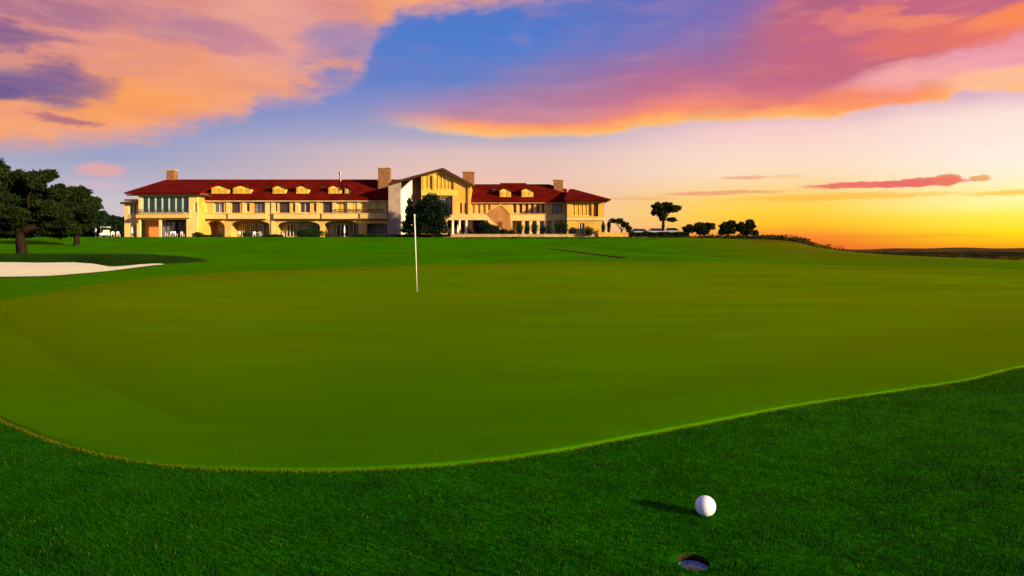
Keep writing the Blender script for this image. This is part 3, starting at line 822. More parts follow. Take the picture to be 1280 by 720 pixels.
b = CB(); b.box(X(527, YG), X(571, YG), YG-.5, YG-.003, Z(244.5, YG), Z(238.6, YG)); b.build('gable_ledge', M['louvre'])
b = CB(); b.box(X(566, YG), X(571.5, YG), YG-.55, YG-.004, Z0, Z(244.52, YG)); b.build('pilaster', M['cream'])
b = CB(); b.box(X(585, YG), X(588.3, YG), YG-.3, YG-.004, Z0, Z(230, YG)); b.build('pilaster', M['ochre'])
sidewall('gable_wall', X(588, YG)+.003, YG+.46, YG+14, Z0, Z(229, YG), M['ochre'], .4, -1)
# roof of the gable, eaves reaching out over the front
y0g, y1g = YG-.55, YG+16
def gp(px, py): return (X(px, y0g), Z(py, y0g))
pk, lf, rt = gp(553.6, 209.6), gp(487, 228.4), gp(590.5, 230)
slabs('roof', [[(lf[0], y0g, lf[1]), (pk[0], y0g, pk[1]), (pk[0], y1g, pk[1]), (lf[0], y1g, lf[1])],
               [(pk[0], y0g, pk[1]), (rt[0], y0g, rt[1]), (rt[0], y1g, rt[1]), (pk[0], y1g, pk[1])]], 0.25, M['roof'])
yf = YS-.5
def gq(px, py): return (X(px, yf), Z(py, yf))
l2, m2 = gq(486.5, 228.3), gq(521, 218.5)
slabs('roof', [[(l2[0], yf, l2[1]), (m2[0], yf, m2[1]), (m2[0]+.1, y0g+1, m2[1]+.12), (l2[0]-.1, y0g+1, l2[1]+.12)]], .25, M['roof'])
def fascia(p, q, d, y0g=y0g):
    b = CB(); b.prism([(p[0], p[1]-.02), (q[0], q[1]-.02), (q[0], q[1]-d), (p[0], p[1]-d)], y0g-.12, y0g-.003); b.build('fascia', M['brown'])
fascia(l2, m2, .5, yf); fascia(lf, pk, .5); fascia(pk, rt, .62)
chimney(578.5, 592.5, 213.8, 232, 133, 'brick')

# --- entrance canopy and terrace before the gable
YC_ = 124.6
b = CB(); b.wall([xz(p[0], p[1], YC_) for p in ((551, 295), (559, 295), (559, 275), (604, 275), (613, 280), (622, 287), (627, 287), (614, 275), (609, 269), (604, 268), (558, 268), (552.5, 272))], [], YC_, YC_+.5); b.build('terrace_wall', M['pale'])
b = CB(); b.box(X(552, YC_), X(606, YC_), YC_+.51, YG-.6, Z(269.2, YC_), Z(268.3, YC_)); b.build('terrace_slab', M['tan'])
b = CB(); b.box(X(553, YC_), X(628, YC_), YC_+3.2, YC_+3.5, Z0, Z(270, YC_)); b.build('terrace_wall', M['brown'])  # dark back wall paints the shade under the canopy
for q in (565.5, 574, 582.5):
    b = CB(); b.lathe([(.34, 0), (.34, .25), (.24, .3), (.22, Z(276.5, YC_)-Z(293, YC_)), (.34, Z(276.5, YC_)-Z(293, YC_)+.1), (.34, Z(275.05, YC_)-Z(293, YC_))], 12, (X(q, YC_), YC_+.4, Z(293, YC_))); b.build('column', M['white'], None, True)
    b = CB(); b.box(X(q, YC_)-.3, X(q, YC_)+.3, YC_+.1, YC_+.7, Z0, Z(293, YC_)-.002); b.build('plinth', M['tan'])
# outside stair: solid flank with a sloping top, steps behind it
YT = 126.4
b = CB(); b.prism([xz(p[0], p[1], YT) for p in ((606, 269), (616, 262), (626, 256.5), (632, 262), (637, 268), (641, 292), (610, 294), (606, 280))], YT, YT+.5); b.build('stair_flank', M['stair'])
b = CB(); tp = [(605.5, 269), (616, 261.6), (626, 256), (632.4, 261.8), (637.4, 267.8)]
for (xa, ya), (xb, yb_) in zip(tp[:-1], tp[1:]):
    b.prism([xz(xa, ya, YT), xz(xb, yb_, YT), xz(xb, yb_-1.3, YT), xz(xa, ya-1.3, YT)], YT-.12, YT+.62)
b.build('stair_coping', M['amber'])
b = CB(); b.box(X(622.5, YT), X(627.5, YT), YT-.06, YT-.003, Z(291, YT), Z(277, YT)); b.build('stair_door', M['shutter'])
b = CB()
for k in range(14):
    xa = X(606+k*1.6, YT); b.box(xa, X(606+(k+1)*1.6, YT), YT+.51, YT+2.2, Z0, Z(272-k*1.05, YT))
b.build('stair_steps', M['tan'])

# --- right-hand range
ys_ = YR_
uw = [(590, 593.5), (597, 600.5), (603.5, 607), (609.5, 613)]
vw = [(641, 645.5), (648.5, 653), (656, 660.5), (663, 667.5), (670, 674.5), (677, 681)]
ur = [rect(a, 254.5, c, 267, YR_) for a, c in uw] + [arch(a, 253, c, 266.5, YR_, 3, 8) for a, c in vw]
lw = [(646, 652), (656, 662), (665, 671), (674, 680), (683.5, 689)]
lr = [arch(a, 276.5, c, 293, YR_, 3, 8) for a, c in lw]
wallpx('range_wall', YR_, [(588.5, 299), (707, 299), (707, 250), (588.5, 250)], ur + lr + [rect(690, 255.5, 702, 267, YR_)], M['amber'], 0.45)
for a, c in uw: window(YR_, a, 254.5, c, 267, 1, 1, 'frame', 'blind', bar=.08)
for a, c in vw: window(YR_, a, 253, c, 266.5, 1, 1, 'frame', 'shutter', bar=.1)
for a, c in lw: window(YR_, a, 276.5, c, 293, 2, 1, 'frame', 'glassdark', 'door', bar=.1)
window(YR_, 690, 255.5, 702, 267, 2, 1, 'shadewall' if False else 'framedark', 'glassblue')
b = CB(); b.box(X(634, YR_), X(709, YR_), YR_-1.6, YR_-.003, Z(276.2, YR_), Z(268.6, YR_)); b.build('balcony_front', M['pale'])
b = CB(); b.box(X(633.6, YR_), X(709, YR_), YR_-1.7, YR_-.004, Z(268.58, YR_), Z(267.7, YR_)); b.build('balcony_coping', M['cream'])
for q in (638.5, 654, 663.2, 672.5, 681.7, 691):
    b = CB(); b.box(X(q, YR_)-.3, X(q, YR_)+.3, YR_-1.5, YR_-1.0, Z0, Z(276.22, YR_)); b.build('pilaster', M['pale'])
ye2 = YR_-.75; zE2 = Z(251, ye2); zR2 = Z(230.4, 138)
slabs('roof', [[(X(588, ye2), ye2, zE2), (X(709, ye2), ye2, zE2), (X(709, 138), 138, Z(236.8, 138)), (X(686, 138), 138, zR2), (X(580, ye2), 138, zR2)],
               [(X(580, ye2), 138, zR2), (X(686, 138), 138, zR2), (X(709, 138), 138, Z(236.8, 138)), (X(709, ye2), 146, zE2), (X(580, ye2), 146, zE2)]], .3, M['roof'])
b = CB(); b.box(X(625, 138), X(658, 138), 137.6, 138.6, zR2-.3, Z(229, 138)); b.build('roof_ridge', M['roof'])
b = CB(); b.box(X(589, ye2), X(706, ye2), ye2+.2, YR_-.01, zE2-.45, zE2-.27); b.build('eaves', M['tan'])
for x0, x1 in ((624.8, 638.6), (652, 666.5)):
    dormer(x0, x1, 235, 245.8, 'louvre', ye2, zE2, 138, zR2, cols=2)
b = CB(); b.box(X(615, 134), X(620.5, 134), 134.2, 136.5, Z(240.5, 134.2), Z(236, 134.2)); b.build('roof_vent', M['brown'])
chimney(692.5, 703.8, 224, 242, 135.5)
# end pavilion
ph = [rect(714.5, 252, 739.5, 270, YP), rect(741.8, 254, 747.8, 270.5, YP), rect(724, 279, 730.8, 295.5, YP)]
wallpx('pavilion_wall', YP, [(709, 299), (755.5, 299), (755.5, 249), (709, 249)], ph, M['ochre'], .45)
window(YP, 714.5, 252, 739.5, 270, 5, 1, 'louvre', 'blind', bar=.16)
window(YP, 741.8, 254, 747.8, 270.5, 2, 1, 'framedark', 'shutter')
window(YP, 724, 279, 730.8, 295.5, 2, 1, 'frame', 'glassdark', 'door')
b = CB(); b.box(X(708.6, YP), X(756, YP), YP-.25, YP-.003, Z(275.5, YP), Z(272.5, YP)); b.build('string_course', M['pale'])
sidewall('pavilion_wall', X(709, YP)-.003, YP+.46, YP+9, Z0, Z(249, YP), M['shadewall'], .4, 1)  # grey paints the shade on this return of the ochre pavilion
sidewall('pavilion_wall', X(755.5, YP)+.003, YP+.46, YP+12, Z0, Z(249, YP), M['ochre'], .4, -1)
yp0 = YP-1.2; zE3 = Z(248.8, yp0); a, c = X(705.5, yp0), X(763.5, yp0); pk_ = (X(712, 134), 134, Z(236.2, 134)); pk2 = (X(716.5, 134), 134, Z(236.2, 134))
slabs('roof', [[(a, yp0, zE3), (c, yp0, zE3), pk2, pk_], [(c, yp0, zE3), (c, yp0+15, zE3), pk2], [(a, yp0, zE3), pk_, (a, yp0+15, zE3)], [(a, yp0+15, zE3), pk_, pk2, (c, yp0+15, zE3)]], .3, M['roof'])
b = CB(); b.box(a+.5, c-.9, yp0+.4, YP-.01, zE3-.5, zE3-.32); b.build('eaves', M['brown'])

# ------------------------------------------------------------------ low walls and paths before the house
def low_wall(name, x0, x1, yt, Y, m, label, cat='garden wall', thick=.4):
    g = gz(X((x0+x1)/2, Y), Y)
    b = MB(); zt = Z(yt, Y)
    b.box(X(x0, Y), X(x1, Y), Y, Y+thick, g-.5, zt-.12); b.box(X(x0, Y)-.06, X(x1, Y)+.06, Y-.06, Y+thick+.06, zt-.118, zt)
    return tag(b.build(name, m), label, cat)
low_wall('garden_wall', 566, 746, 292.6, 121.6, M['tan'], 'long low tan stone wall in front of the right half of the clubhouse')
low_wall('garden_wall', 748, 785.5, 290.8, 121.2, M['ochre'], 'short sunlit orange wall beside the clubhouse end pavilion')
def ribbon(name, pts, m, lift=.02):
    vs, fs = [], []
    for (a, b_) in pts:
        for p in (a, b_): vs.append((p[0], p[1], gz(p[0], p[1])+lift))
    for i in range(len(pts)-1): fs.append((2*i, 2*i+2, 2*i+3, 2*i+1))
    me = bpy.data.meshes.new(name); me.from_pydata(vs, [], fs)
    bm = bmesh.new(); bm.from_mesh(me)
    for f in bm.faces:
        f.normal_update()
        if f.normal.z < 0: f.normal_flip()
    bm.to_mesh(me); bm.free()
    return tag(link(name, me, m, smooth=True), kind='structure')
ribbon('path', [((x, 117.2), (x, 120.6)) for x in np.linspace(-12, 36, 60)], M['path'], .05)
ribbon('terrace_paving', [((x, 121.8), (x, 124.3 if x > -20 else 126.3)) for x in np.linspace(-75, 30, 100)], M['path'], .05)

a_, b_ = on_ground(688, 311.5), on_ground(773, 322.5)
M['earth'] = plain('brown_earth', (0.060, 0.040, 0.008), 0.95, 0.3, 2, 0.05)
pp = []
for t in np.linspace(0, 1, 50):
    p = a_.lerp(b_, t); p.x += 1.2*math.sin(t*2.6); w = .28*(.5+t)
    pp.append(((p.x-w, p.y-.6), (p.x+w, p.y+.6)))
ribbon('footpath', pp, M['earth'], .05)

# ------------------------------------------------------------------ trees
def leaf_mesh(name, blobs, n, size, seed, flat=0.8, gap=0.35, origin=(0, 0, 0)):
    """small leaf faces spread through the clumps (centre, radii); clumps are hollowed unevenly"""
    r = np.random.default_rng(seed)
    C = np.array([b[0] for b in blobs], float); Rr = np.array([b[1] if np.ndim(b[1]) else (b[1], b[1], b[1]*flat) for b in blobs], float)
    w = (Rr.prod(1))**(0.72); w /= w.sum()
    k = r.choice(len(blobs), n, p=w)
    d = r.normal(size=(n, 3)); d /= np.linalg.norm(d, axis=1)[:, None]
    rad = r.uniform(0, 1, n)**0.42
    lump = 1 + 0.16*np.sin(d[:, 0]*5+k*1.7)*np.sin(d[:, 1]*4+k) + 0.14*np.sin(d[:, 2]*7+k*2.3) + r.normal(0, .07, n)
    P = C[k]+d*Rr[k]*(rad*lump)[:, None]
    s0 = Rr.max()*0.30
    nz = np.sin(P[:, 0]/s0*1.3+seed)*np.sin(P[:, 1]/s0*1.1+1)*np.sin(P[:, 2]/s0*1.7+2)
    keep = nz > -gap*r.uniform(0.25, 1.4, n)
    P = P[keep]; n = len(P)
    u = r.normal(size=(n, 3)); u /= np.linalg.norm(u, axis=1)[:, None]
    t = r.normal(size=(n, 3)); v = np.cross(u, t); v /= np.linalg.norm(v, axis=1)[:, None]
    s = size*r.uniform(.5, 1.3, n)[:, None]
    q = np.stack([P-u*s, P+v*s*.45, P+u*s, P-v*s*.45], 1)-np.array(origin)
    return mesh_np(name, q.reshape(-1, 3), np.arange(4*n), 4)

def limb_pts(a, b, sag=.1, n=5, jit=.06):
    a, b = Vector(a), Vector(b); L = (b-a).length; out = []
    for i in range(n+1):
        t = i/n; p = a.lerp(b, t); p.z += sag*L*math.sin(math.pi*t)
        if 0 < i < n: p += Vector((random.uniform(-1, 1), random.uniform(-1, 1), random.uniform(-.5, .5)))*jit*L
        out.append(p)
    return out

def tree(name, base, blobs, n, leaf, seed, m, label, cat, trunk_r=.35, fork=.35, group=None, lean=(0, 0), limbs=None, **kw):
    base = Vector(base)
    t = empty(name, base); tag(t, label, cat, group)
    link('crown', leaf_mesh('crown', blobs, n, leaf, seed, origin=base, **kw), m, t)
    b = MB(); ctr = sum((Vector(q[0]) for q in blobs), Vector())/len(blobs)
    hz = max(q[0][2] for q in blobs)-base.z
    f = Vector((base.x+lean[0], base.y+lean[1], base.z+hz*fork))
    pts = limb_pts(base-Vector((0, 0, .4)), f, 0, 5, .03)
    b.tube([p-base for p in pts], [trunk_r*(1.35-.5*i/5) if i else trunk_r*1.5 for i in range(6)], 10)
    for q in blobs if limbs is None else blobs[:limbs]:
        e = Vector(q[0]); pp = limb_pts(f, e, .06, 5, .05)
        b.tube([p-base for p in pp], [trunk_r*.62*(1-i/5.6) for i in range(6)], 7)
    b.build('trunk', M['bark'], t, True)
    return t

def B(px, py, r, Y, dy=0):
    """a clump seen at photo pixel with radius in pixels"""
    s = Y/F
    p = at(px, py, Y); p.y += dy
    rr = (r[0]*s, (r[0]+r[1])/2*s, r[1]*s) if isinstance(r, tuple) else (r*s, r*s, r*s*.9)
    return (tuple(p), rr)

YO = 64.0
base = Vector((X(29, YO), YO, gz(X(29, YO), YO)))
oak = [B(0, 291, (24, 6), YO, 2), B(55, 290, (22, 6), YO, 2), B(-30, 289, (26, 7), YO, 1), B(74, 240, (13, 9), YO), B(30, 252, (24, 16), YO, 1.5), B(5, 236, (24, 16), YO, 1), B(48, 268, (22, 12), YO, 1.2), B(5, 284, (24, 9), YO, .5), B(-20, 290, (20, 6), YO, 1), B(78, 284, (12, 8), YO, 1), B(-58, 222, (26, 20), YO), B(-30, 212, (24, 17), YO, 1), B(-6, 217, (24, 17), YO, -1), B(20, 226, (20, 15), YO, .5), B(54, 227, (14, 11), YO, -1), B(62, 219, (9, 7), YO), B(44, 247, (24, 15), YO, 1),
       B(8, 250, (26, 17), YO, -2), B(-32, 252, (28, 20), YO, 0), B(66, 262, (16, 11), YO, -.5), B(28, 272, (22, 11), YO, -1), B(-8, 275, (24, 12), YO, 1), B(58, 276, (16, 9), YO, .8), B(-50, 275, (24, 13), YO), B(14, 288, (15, 6), YO), B(46, 287, (10, 5), YO, 1)]
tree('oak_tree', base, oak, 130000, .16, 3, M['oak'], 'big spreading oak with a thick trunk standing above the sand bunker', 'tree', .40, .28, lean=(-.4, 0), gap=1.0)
YO2 = 92.0
o2 = [B(90, 248, (18, 14), YO2, .5), B(75, 266, (16, 12), YO2, .5), B(100, 276, (14, 11), YO2, .5), B(84, 288, (22, 6), YO2), B(70, 289, (16, 6), YO2), B(98, 243, (14, 11), YO2), B(86, 256, (15, 11), YO2, -1), B(108, 255, (13, 10), YO2, 1), B(97, 267, (20, 10), YO2), B(117, 268, (10, 8), YO2, -1), B(80, 276, (18, 9), YO2, 1), B(94, 282, (16, 7), YO2), B(60, 284, (14, 8), YO2)]
px, Y = 96, YO2
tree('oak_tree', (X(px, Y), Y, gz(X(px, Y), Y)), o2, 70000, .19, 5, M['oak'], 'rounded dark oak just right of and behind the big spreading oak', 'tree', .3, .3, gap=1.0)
Y = 126.0
o3 = [B(128, 271, (8, 7), Y), B(137, 277, (8, 7), Y, 1), B(122, 281, (11, 8), Y, -1), B(133, 287, (10, 6), Y)]
tree('small_tree', (X(130, Y), Y, gz(X(130, Y), Y)), o3, 14000, .24, 8, M['dark_leaf'], 'small dark tree between the oaks and the clubhouse hedge', 'tree', .22, .3)

def hedge(name, px0, px1, yt, Y, m, label, depth=1.2, n=3000, leaf=.14, cat='hedge', seed=1):
    r = np.random.default_rng(seed); x0, x1 = X(px0, Y), X(px1, Y); zt = Z(yt, Y)
    g0 = gz((x0+x1)/2, Y)-.15; h = zt-g0
    P = np.stack([r.uniform(x0, x1, n), Y+r.uniform(0, depth, n), g0+h*r.uniform(0, 1, n)**.7*(1+.05*np.sin(r.uniform(0, 6, n)))], 1)
    P[:, 2] += .06*h*np.sin(P[:, 0]*2.1+seed)+r.normal(0, .03*h, n)
    u = r.normal(size=(n, 3)); u /= np.linalg.norm(u, axis=1)[:, None]; t = r.normal(size=(n, 3)); v = np.cross(u, t); v /= np.linalg.norm(v, axis=1)[:, None]
    s = leaf*r.uniform(.6, 1.3, n)[:, None]
    q = np.stack([P-u*s, P+v*s*.6, P+u*s, P-v*s*.6], 1); q -= np.array([(x0+x1)/2, Y, g0])
    root = link(name, mesh_np(name, q.reshape(-1, 3), np.arange(4*n), 4), m); root.location = ((x0+x1)/2, Y, g0)
    return tag(root, label, cat)
hedge('hedge', 134, 155, 272.8, 127.6, M['dark_leaf'], 'tall dark clipped hedge at the left end of the clubhouse', 3.0, 7000, .22, seed=2)
hedge('hedge', -60, 116, 280, 126.5, M['dark_leaf'], 'long dark hedge far behind the trunks of the oaks', 3.0, 26000, .24, seed=9)
hedge('hedge', 328, 352, 293.4, 122.5, M['hedge'], 'low dark hedge in front of the wide arch with pinkish walls', 1.0, 1500, .12, seed=3)
hedge('hedge', 440, 560, 293.2, 121.8, M['hedge'], 'long low dark hedge along the middle of the clubhouse front', 1.4, 6000, .13, seed=4)

hedge('hedge', 250, 268, 293.6, 122.4, M['hedge'], 'low hedge below the narrow first arch beside the orange wall', 1.0, 1200, .12, seed=6)

def bush(px, py, r, Y, n, m, label, group=None, leaf=.12, name='shrub', seed=1, extra=()):
    bl = [B(px, py, r, Y)]+[B(px+a, py+b_, (r[0]*c, r[1]*c) if isinstance(r, tuple) else r*c, Y) for a, b_, c in extra]
    base = Vector((X(px, Y), Y, gz(X(px, Y), Y)))
    t = empty(name, base); tag(t, label, 'shrub', group)
    link('foliage', leaf_mesh('foliage', bl, n, leaf, seed, origin=base, gap=.5), m, t)
    b = MB()
    for k in range(4):
        e = Vector(bl[0][0])-base+Vector((random.uniform(-.5, .5)*bl[0][1][0], 0, random.uniform(-.2, .5)*bl[0][1][2])); b.tube([(0, 0, -.2), e*.5+Vector((.05*k, 0, 0)), e], [.05, .035, .015], 6)
    b.build('stem', M['bark'], t)
    return t
bush(386, 291, (17, 5.5), 124, 5000, M['hedge'], 'broad rounded green shrub in front of the third arch', extra=((-9, 2, .6), (9, 1, .7)), seed=21)
bush(606, 284.5, (10, 8.5), 123, 14000, M['dark_leaf'], 'big dark mounded shrub at the foot of the outside stair', extra=((12, 4, .75), (24, 6, .55), (34, 7, .4), (-6, 5, .6)), seed=20)
bush(309, 293, (6, 4), 123, 1500, M['shrub'], 'small green shrub at the left of the wide pinkish arch', seed=22)
bush(276, 294, (3.5, 3.2), 123.4, 900, M['shrub'], 'small shrub between the first two arches', seed=23)
bush(247, 293.5, (7, 3.5), 123.4, 1400, M['hedge'], 'low shrub at the foot of the sunlit orange return wall', seed=24)
for i, (q, yy, rx, ry, lab) in enumerate(((650, 285, 4.2, 7, 'dark column shaped shrub nearest the outside stair'), (659, 286.5, 3.5, 5.5, 'narrow shrub second from the outside stair on the right terrace'), (668, 284.5, 4.5, 7.2, 'tall bluish shrub third from the outside stair on the right terrace'),
        (678, 287, 4, 5, 'low round shrub near the middle of the right terrace'), (687, 286, 4, 6, 'bushy shrub fifth from the outside stair on the right terrace'), (697, 283, 4.2, 8, 'tallest shrub of the right terrace, below the grey window'), (706, 284, 4, 7.5, 'tall shrub beside the end pavilion corner'), (716, 288, 6, 4, 'wide low shrub under the pavilion windows'))):
    bush(q, yy, (rx, ry), 124.2+.4*(i % 2), 1500, M['shrub'], lab, 'shrubs along the right terrace', seed=30+i, extra=((random.uniform(-2, 2), 3, .8),))
bush(736, 290.5, (4.2, 4.5), 120.8, 1300, M['cypress'], 'reddish brown bush in front of the tan wall below the pavilion', seed=44)

# trees before and beside the house
Y = 120.6
t1 = [B(541, 258, (17, 14), Y), B(528, 262, (12, 13), Y, .8), B(551, 264, (12, 13), Y, -.6), B(540, 271, (20, 11), Y), B(528, 279, (12, 8), Y), B(550, 280, (11, 7), Y), B(539, 248, (11, 6), Y), B(532, 287, (13, 6), Y), B(549, 287, (12, 6), Y)]
tree('round_tree', (X(540, Y), Y, gz(X(540, Y), Y)), t1, 16000, .2, 12, M['dark_leaf'], 'dense round dark tree in front of the gable', 'tree', .3, .3, gap=.8)
Y = 121.4
t2 = [B(512, 254, (3.2, 8), Y), B(512, 264, (5.4, 9), Y), B(513, 274, (7, 8), Y), B(508, 280, (6, 5), Y), B(509, 287, (8, 6), Y)]
tree('slender_tree', (X(512, Y), Y, gz(X(512, Y), Y)), t2, 6000, .18, 13, M['dark_leaf'], 'slender pointed dark tree before the white side wall of the gable', 'tree', .2, .2, gap=.8)
Y = 134
um = [B(822, 259, (7, 6), Y), B(833, 257.5, (9, 4.5), Y), B(845, 259.5, (8, 4), Y, 1), B(827, 266, (7, 5), Y), B(817, 266, (3.5, 3.5), Y), B(840, 262.5, (8, 3.5), Y), B(828, 272, (4.5, 4), Y), B(840, 274.5, (6, 3), Y)]
tree('umbrella_cypress', (X(829, Y), Y, gz(X(829, Y), Y)), um, 14000, .18, 14, M['cypress'], 'tall windswept cypress with a flat crown against the yellow sky', 'tree', .3, .55, flat=.6)
Y = 126
for i, (bl, bx, lab) in enumerate((
        ([B(862, 286, (8, 5), Y), B(875, 284, (9, 5.5), Y), B(886, 283, (7, 5), Y), B(878, 289, (9, 4), Y)], 880, 'low dark cypress just right of the parked cars'),
        ([B(906, 284, (6, 6), Y), B(914, 280.5, (6, 4.5), Y), B(903, 290, (5, 4), Y), B(914, 288, (6, 4), Y)], 910, 'low dark cypress second from the parked cars'),
        ([B(927, 284, (7, 6), Y), B(937, 282, (6, 7), Y), B(933, 290, (8, 4), Y), B(944, 291, (4, 3), Y)], 932, 'low dark cypress farthest right, nearest the open sea sky'))):
    tree('cypress', (X(bx, Y), Y, gz(X(bx, Y), Y)), bl, 16000, .17, 50+i, M['cypress'], lab, 'tree', .22, .35, 'low cypresses on the bluff', gap=1.0)
Y = 123.6
pg = [B(766, 276, (5, 3), Y), B(774, 276.5, (6, 3.5), Y), B(781, 281, (5, 4), Y), B(786, 286, (4, 4), Y)]
tree('arching_tree', (X(777, Y), Y, gz(X(777, Y), Y)), pg, 4500, .15, 61, M['cypress'], 'small arching tree behind the short orange wall', 'tree', .16, .4)
bush(754, 284, (2.4, 7), 124, 900, M['cypress'], 'narrow dark conifer right beside the pavilion', seed=62, name='conifer', group=None)
bush(761, 283, (2.2, 8), 124.6, 900, M['cypress'], 'narrow dark conifer left of the arching tree', seed=63, name='conifer', group=None)
hedge('hedge', 786, 862, 290.6, 123.5, M['dark_leaf'], 'long dark hedge in front of the parked cars', 1.6, 9000, .16, seed=7)

# scrub on the bluff edge and over the far low land
P = []
def scat(px0, px1, y0, y1, n):
    out = []
    for _ in range(n):
        q = on_ground(random.uniform(px0, px1), random.uniform(y0, y1)); out.append(q)
    return out
r = np.random.default_rng(77)
cl = []
for _ in range(420):      # lip of the plateau, curving away to the right
    q = 560+random.random()**.8*450; Y = 114.5+random.uniform(-1.5, 1.5)-max(0, q-860)*.03; x = X(q, Y)
    cl.append((x, Y, gz(x, Y)+.05, random.uniform(.16, .36)*(1+max(0, q-800)/160)))
for _ in range(160):
    q = random.uniform(870, 1012); Y = random.uniform(117, 126); x = X(q, Y); cl.append((x, Y, gz(x, Y)+.1, random.uniform(.25, .6)))
for _ in range(900):
    Y = random.uniform(98, 420); x = random.uniform(.40, 1.0)*Y+random.uniform(-3, 3); cl.append((x, Y, gz(x, Y)+.1, random.uniform(.3, 1.0)*(.5+Y/190)))
for _ in range(160):
    Y = random.uniform(84, 92); x = random.uniform(.56, .95)*Y; cl.append((x, Y, gz(x, Y)+.1, random.uniform(.2, .4)))
bl = [((a, b_, c), (s*1.7, s*1.5, s*.7)) for a, b_, c, s in cl]
me = leaf_mesh('scrub', bl, 150000, .17, 78, gap=1.0)
tag(link('scrub', me, M['heath']), 'dark low scrub over the bluff and the flat land at the right', 'scrub', kind='stuff')
# far hills along the right horizon
b = MB(); prev = None
vs, fs = [], []
hx = np.linspace(-200, 2600, 90)
for i, x in enumerate(hx):
    h = 5.2+2.2*math.sin(x*.004+1)+1.6*math.sin(x*.013)+1.0*math.sin(x*.041)
    for dy, z in ((-260, -5.2), (-120, h*.35-1.5), (0, h), (220, -6)): vs.append((x, 1700+dy+60*math.sin(x*.003), z))
for i in range(len(hx)-1):
    for k in range(3): a = i*4+k; fs.append((a, a+4, a+5, a+1))
me = bpy.data.meshes.new('hills'); me.from_pydata(vs, [], fs)
bm = bmesh.new(); bm.from_mesh(me)
for f in bm.faces:
    f.normal_update()
    if f.normal.z < 0: f.normal_flip()
bm.to_mesh(me); bm.free()
tag(link('hills', me, M['far'], smooth=True), kind='structure')

# ------------------------------------------------------------------ terrace furniture, cart, cars, person
def make_chair(label, loc, rz):
    t = empty('patio_chair', loc, rz); tag(t, label, 'chair', 'white patio chairs')
    b = MB(); b.box(-.24, .24, -.24, .24, .42, .47); b.build('seat', M['whitepaint'], t)
    b = MB(); b.prism([(-.24, .5), (.24, .5), (.24, .85), (.14, .95), (-.14, .95), (-.24, .85)], .2, .25); b.build('backrest', M['whitepaint'], t)
    for sx in (-1, 1):
        for sy in (-1, 1):
            b = MB(); b.tube([(sx*.21, sy*.21, 0), (sx*.2, sy*.2, .42)], [.025, .03], 6); b.build('leg', M['whitepaint'], t)
    return t
def place(px, Y, dz=0.0): return Vector((X(px, Y), Y, gz(X(px, Y), Y)+dz))
ch0 = make_chair('white patio chair at the left of the dark wing doors', place(207.5, 123.4, .05), 2.6); index_kids(ch0)
for q, Yc, rz, lab in ((214, 123.6, -2.2, 'white patio chair in the middle of the dark wing doors'), (219.5, 123.2, 1.2, 'white patio chair beside the middle post of the wing'), (228, 123.8, 3.0, 'white patio chair at the right of the dark wing doors'),
        (141, 123.2, .5, 'white patio chair in front of the tall dark hedge'), (148, 123.8, 3.3, 'white patio chair by the corner of the clubhouse and hedge'), (326, 123.6, 2.8, 'white patio chair under the right side of the wide pinkish arch'), (318, 123.9, .3, 'white patio chair under the middle of the wide pinkish arch'),
        (300, 124.1, .8, 'white patio chair under the left side of the wide pinkish arch'), (353, 123.9, 2.6, 'white patio chair at the left edge of the third arch')):
    c = copy_tree(ch0); c.location = place(q, Yc, .05); c.rotation_euler = (0, 0, rz); c['label'] = lab
def parasol(px, Y, label, h=2.6):
    t = empty('folded_parasol', place(px, Y, .05)); tag(t, label, 'parasol', 'folded white parasols')
    b = MB(); b.lathe([(0, 0), (.3, 0), (.3, .08), (.05, .1)], 12); b.build('base', M['tan'], t)
    b = MB(); b.tube([(0, 0, .05), (0, 0, h)], [.03, .03], 8); b.build('pole', M['whitepaint'], t)
    b = MB(); b.lathe([(.05, h*.32), (.17, h*.36), (.15, h*.6), (.09, h*.85), (.02, h*1.0)], 10); b.build('canopy', M['cloth_white'], t)
    return t
parasol(165, 124.4, 'folded white parasol in front of the narrow left door', 1.9)
parasol(430.5, 126.5, 'folded white parasol before the fourth arch', 2.2)
parasol(572, 123.6, 'folded white parasol under the entrance canopy', 2.2)
def table(px, Y, label):
    t = empty('patio_table', place(px, Y, .05)); tag(t, label, 'table', 'round patio tables')
    b = MB(); b.lathe([(0, .72), (.5, .72), (.52, .74), (.5, .76), (0, .765)], 20); b.build('tabletop', M['whitepaint'], t)
    b = MB(); b.lathe([(.28, 0), (.26, .05), (.05, .09), (.05, .72)], 12); b.build('pedestal', M['metal'], t)
table(211, 124.2, 'round white patio table in front of the dark wing doors')
table(322, 124.5, 'round white patio table under the wide pinkish arch')
table(145, 124.4, 'round white patio table before the tall dark hedge')

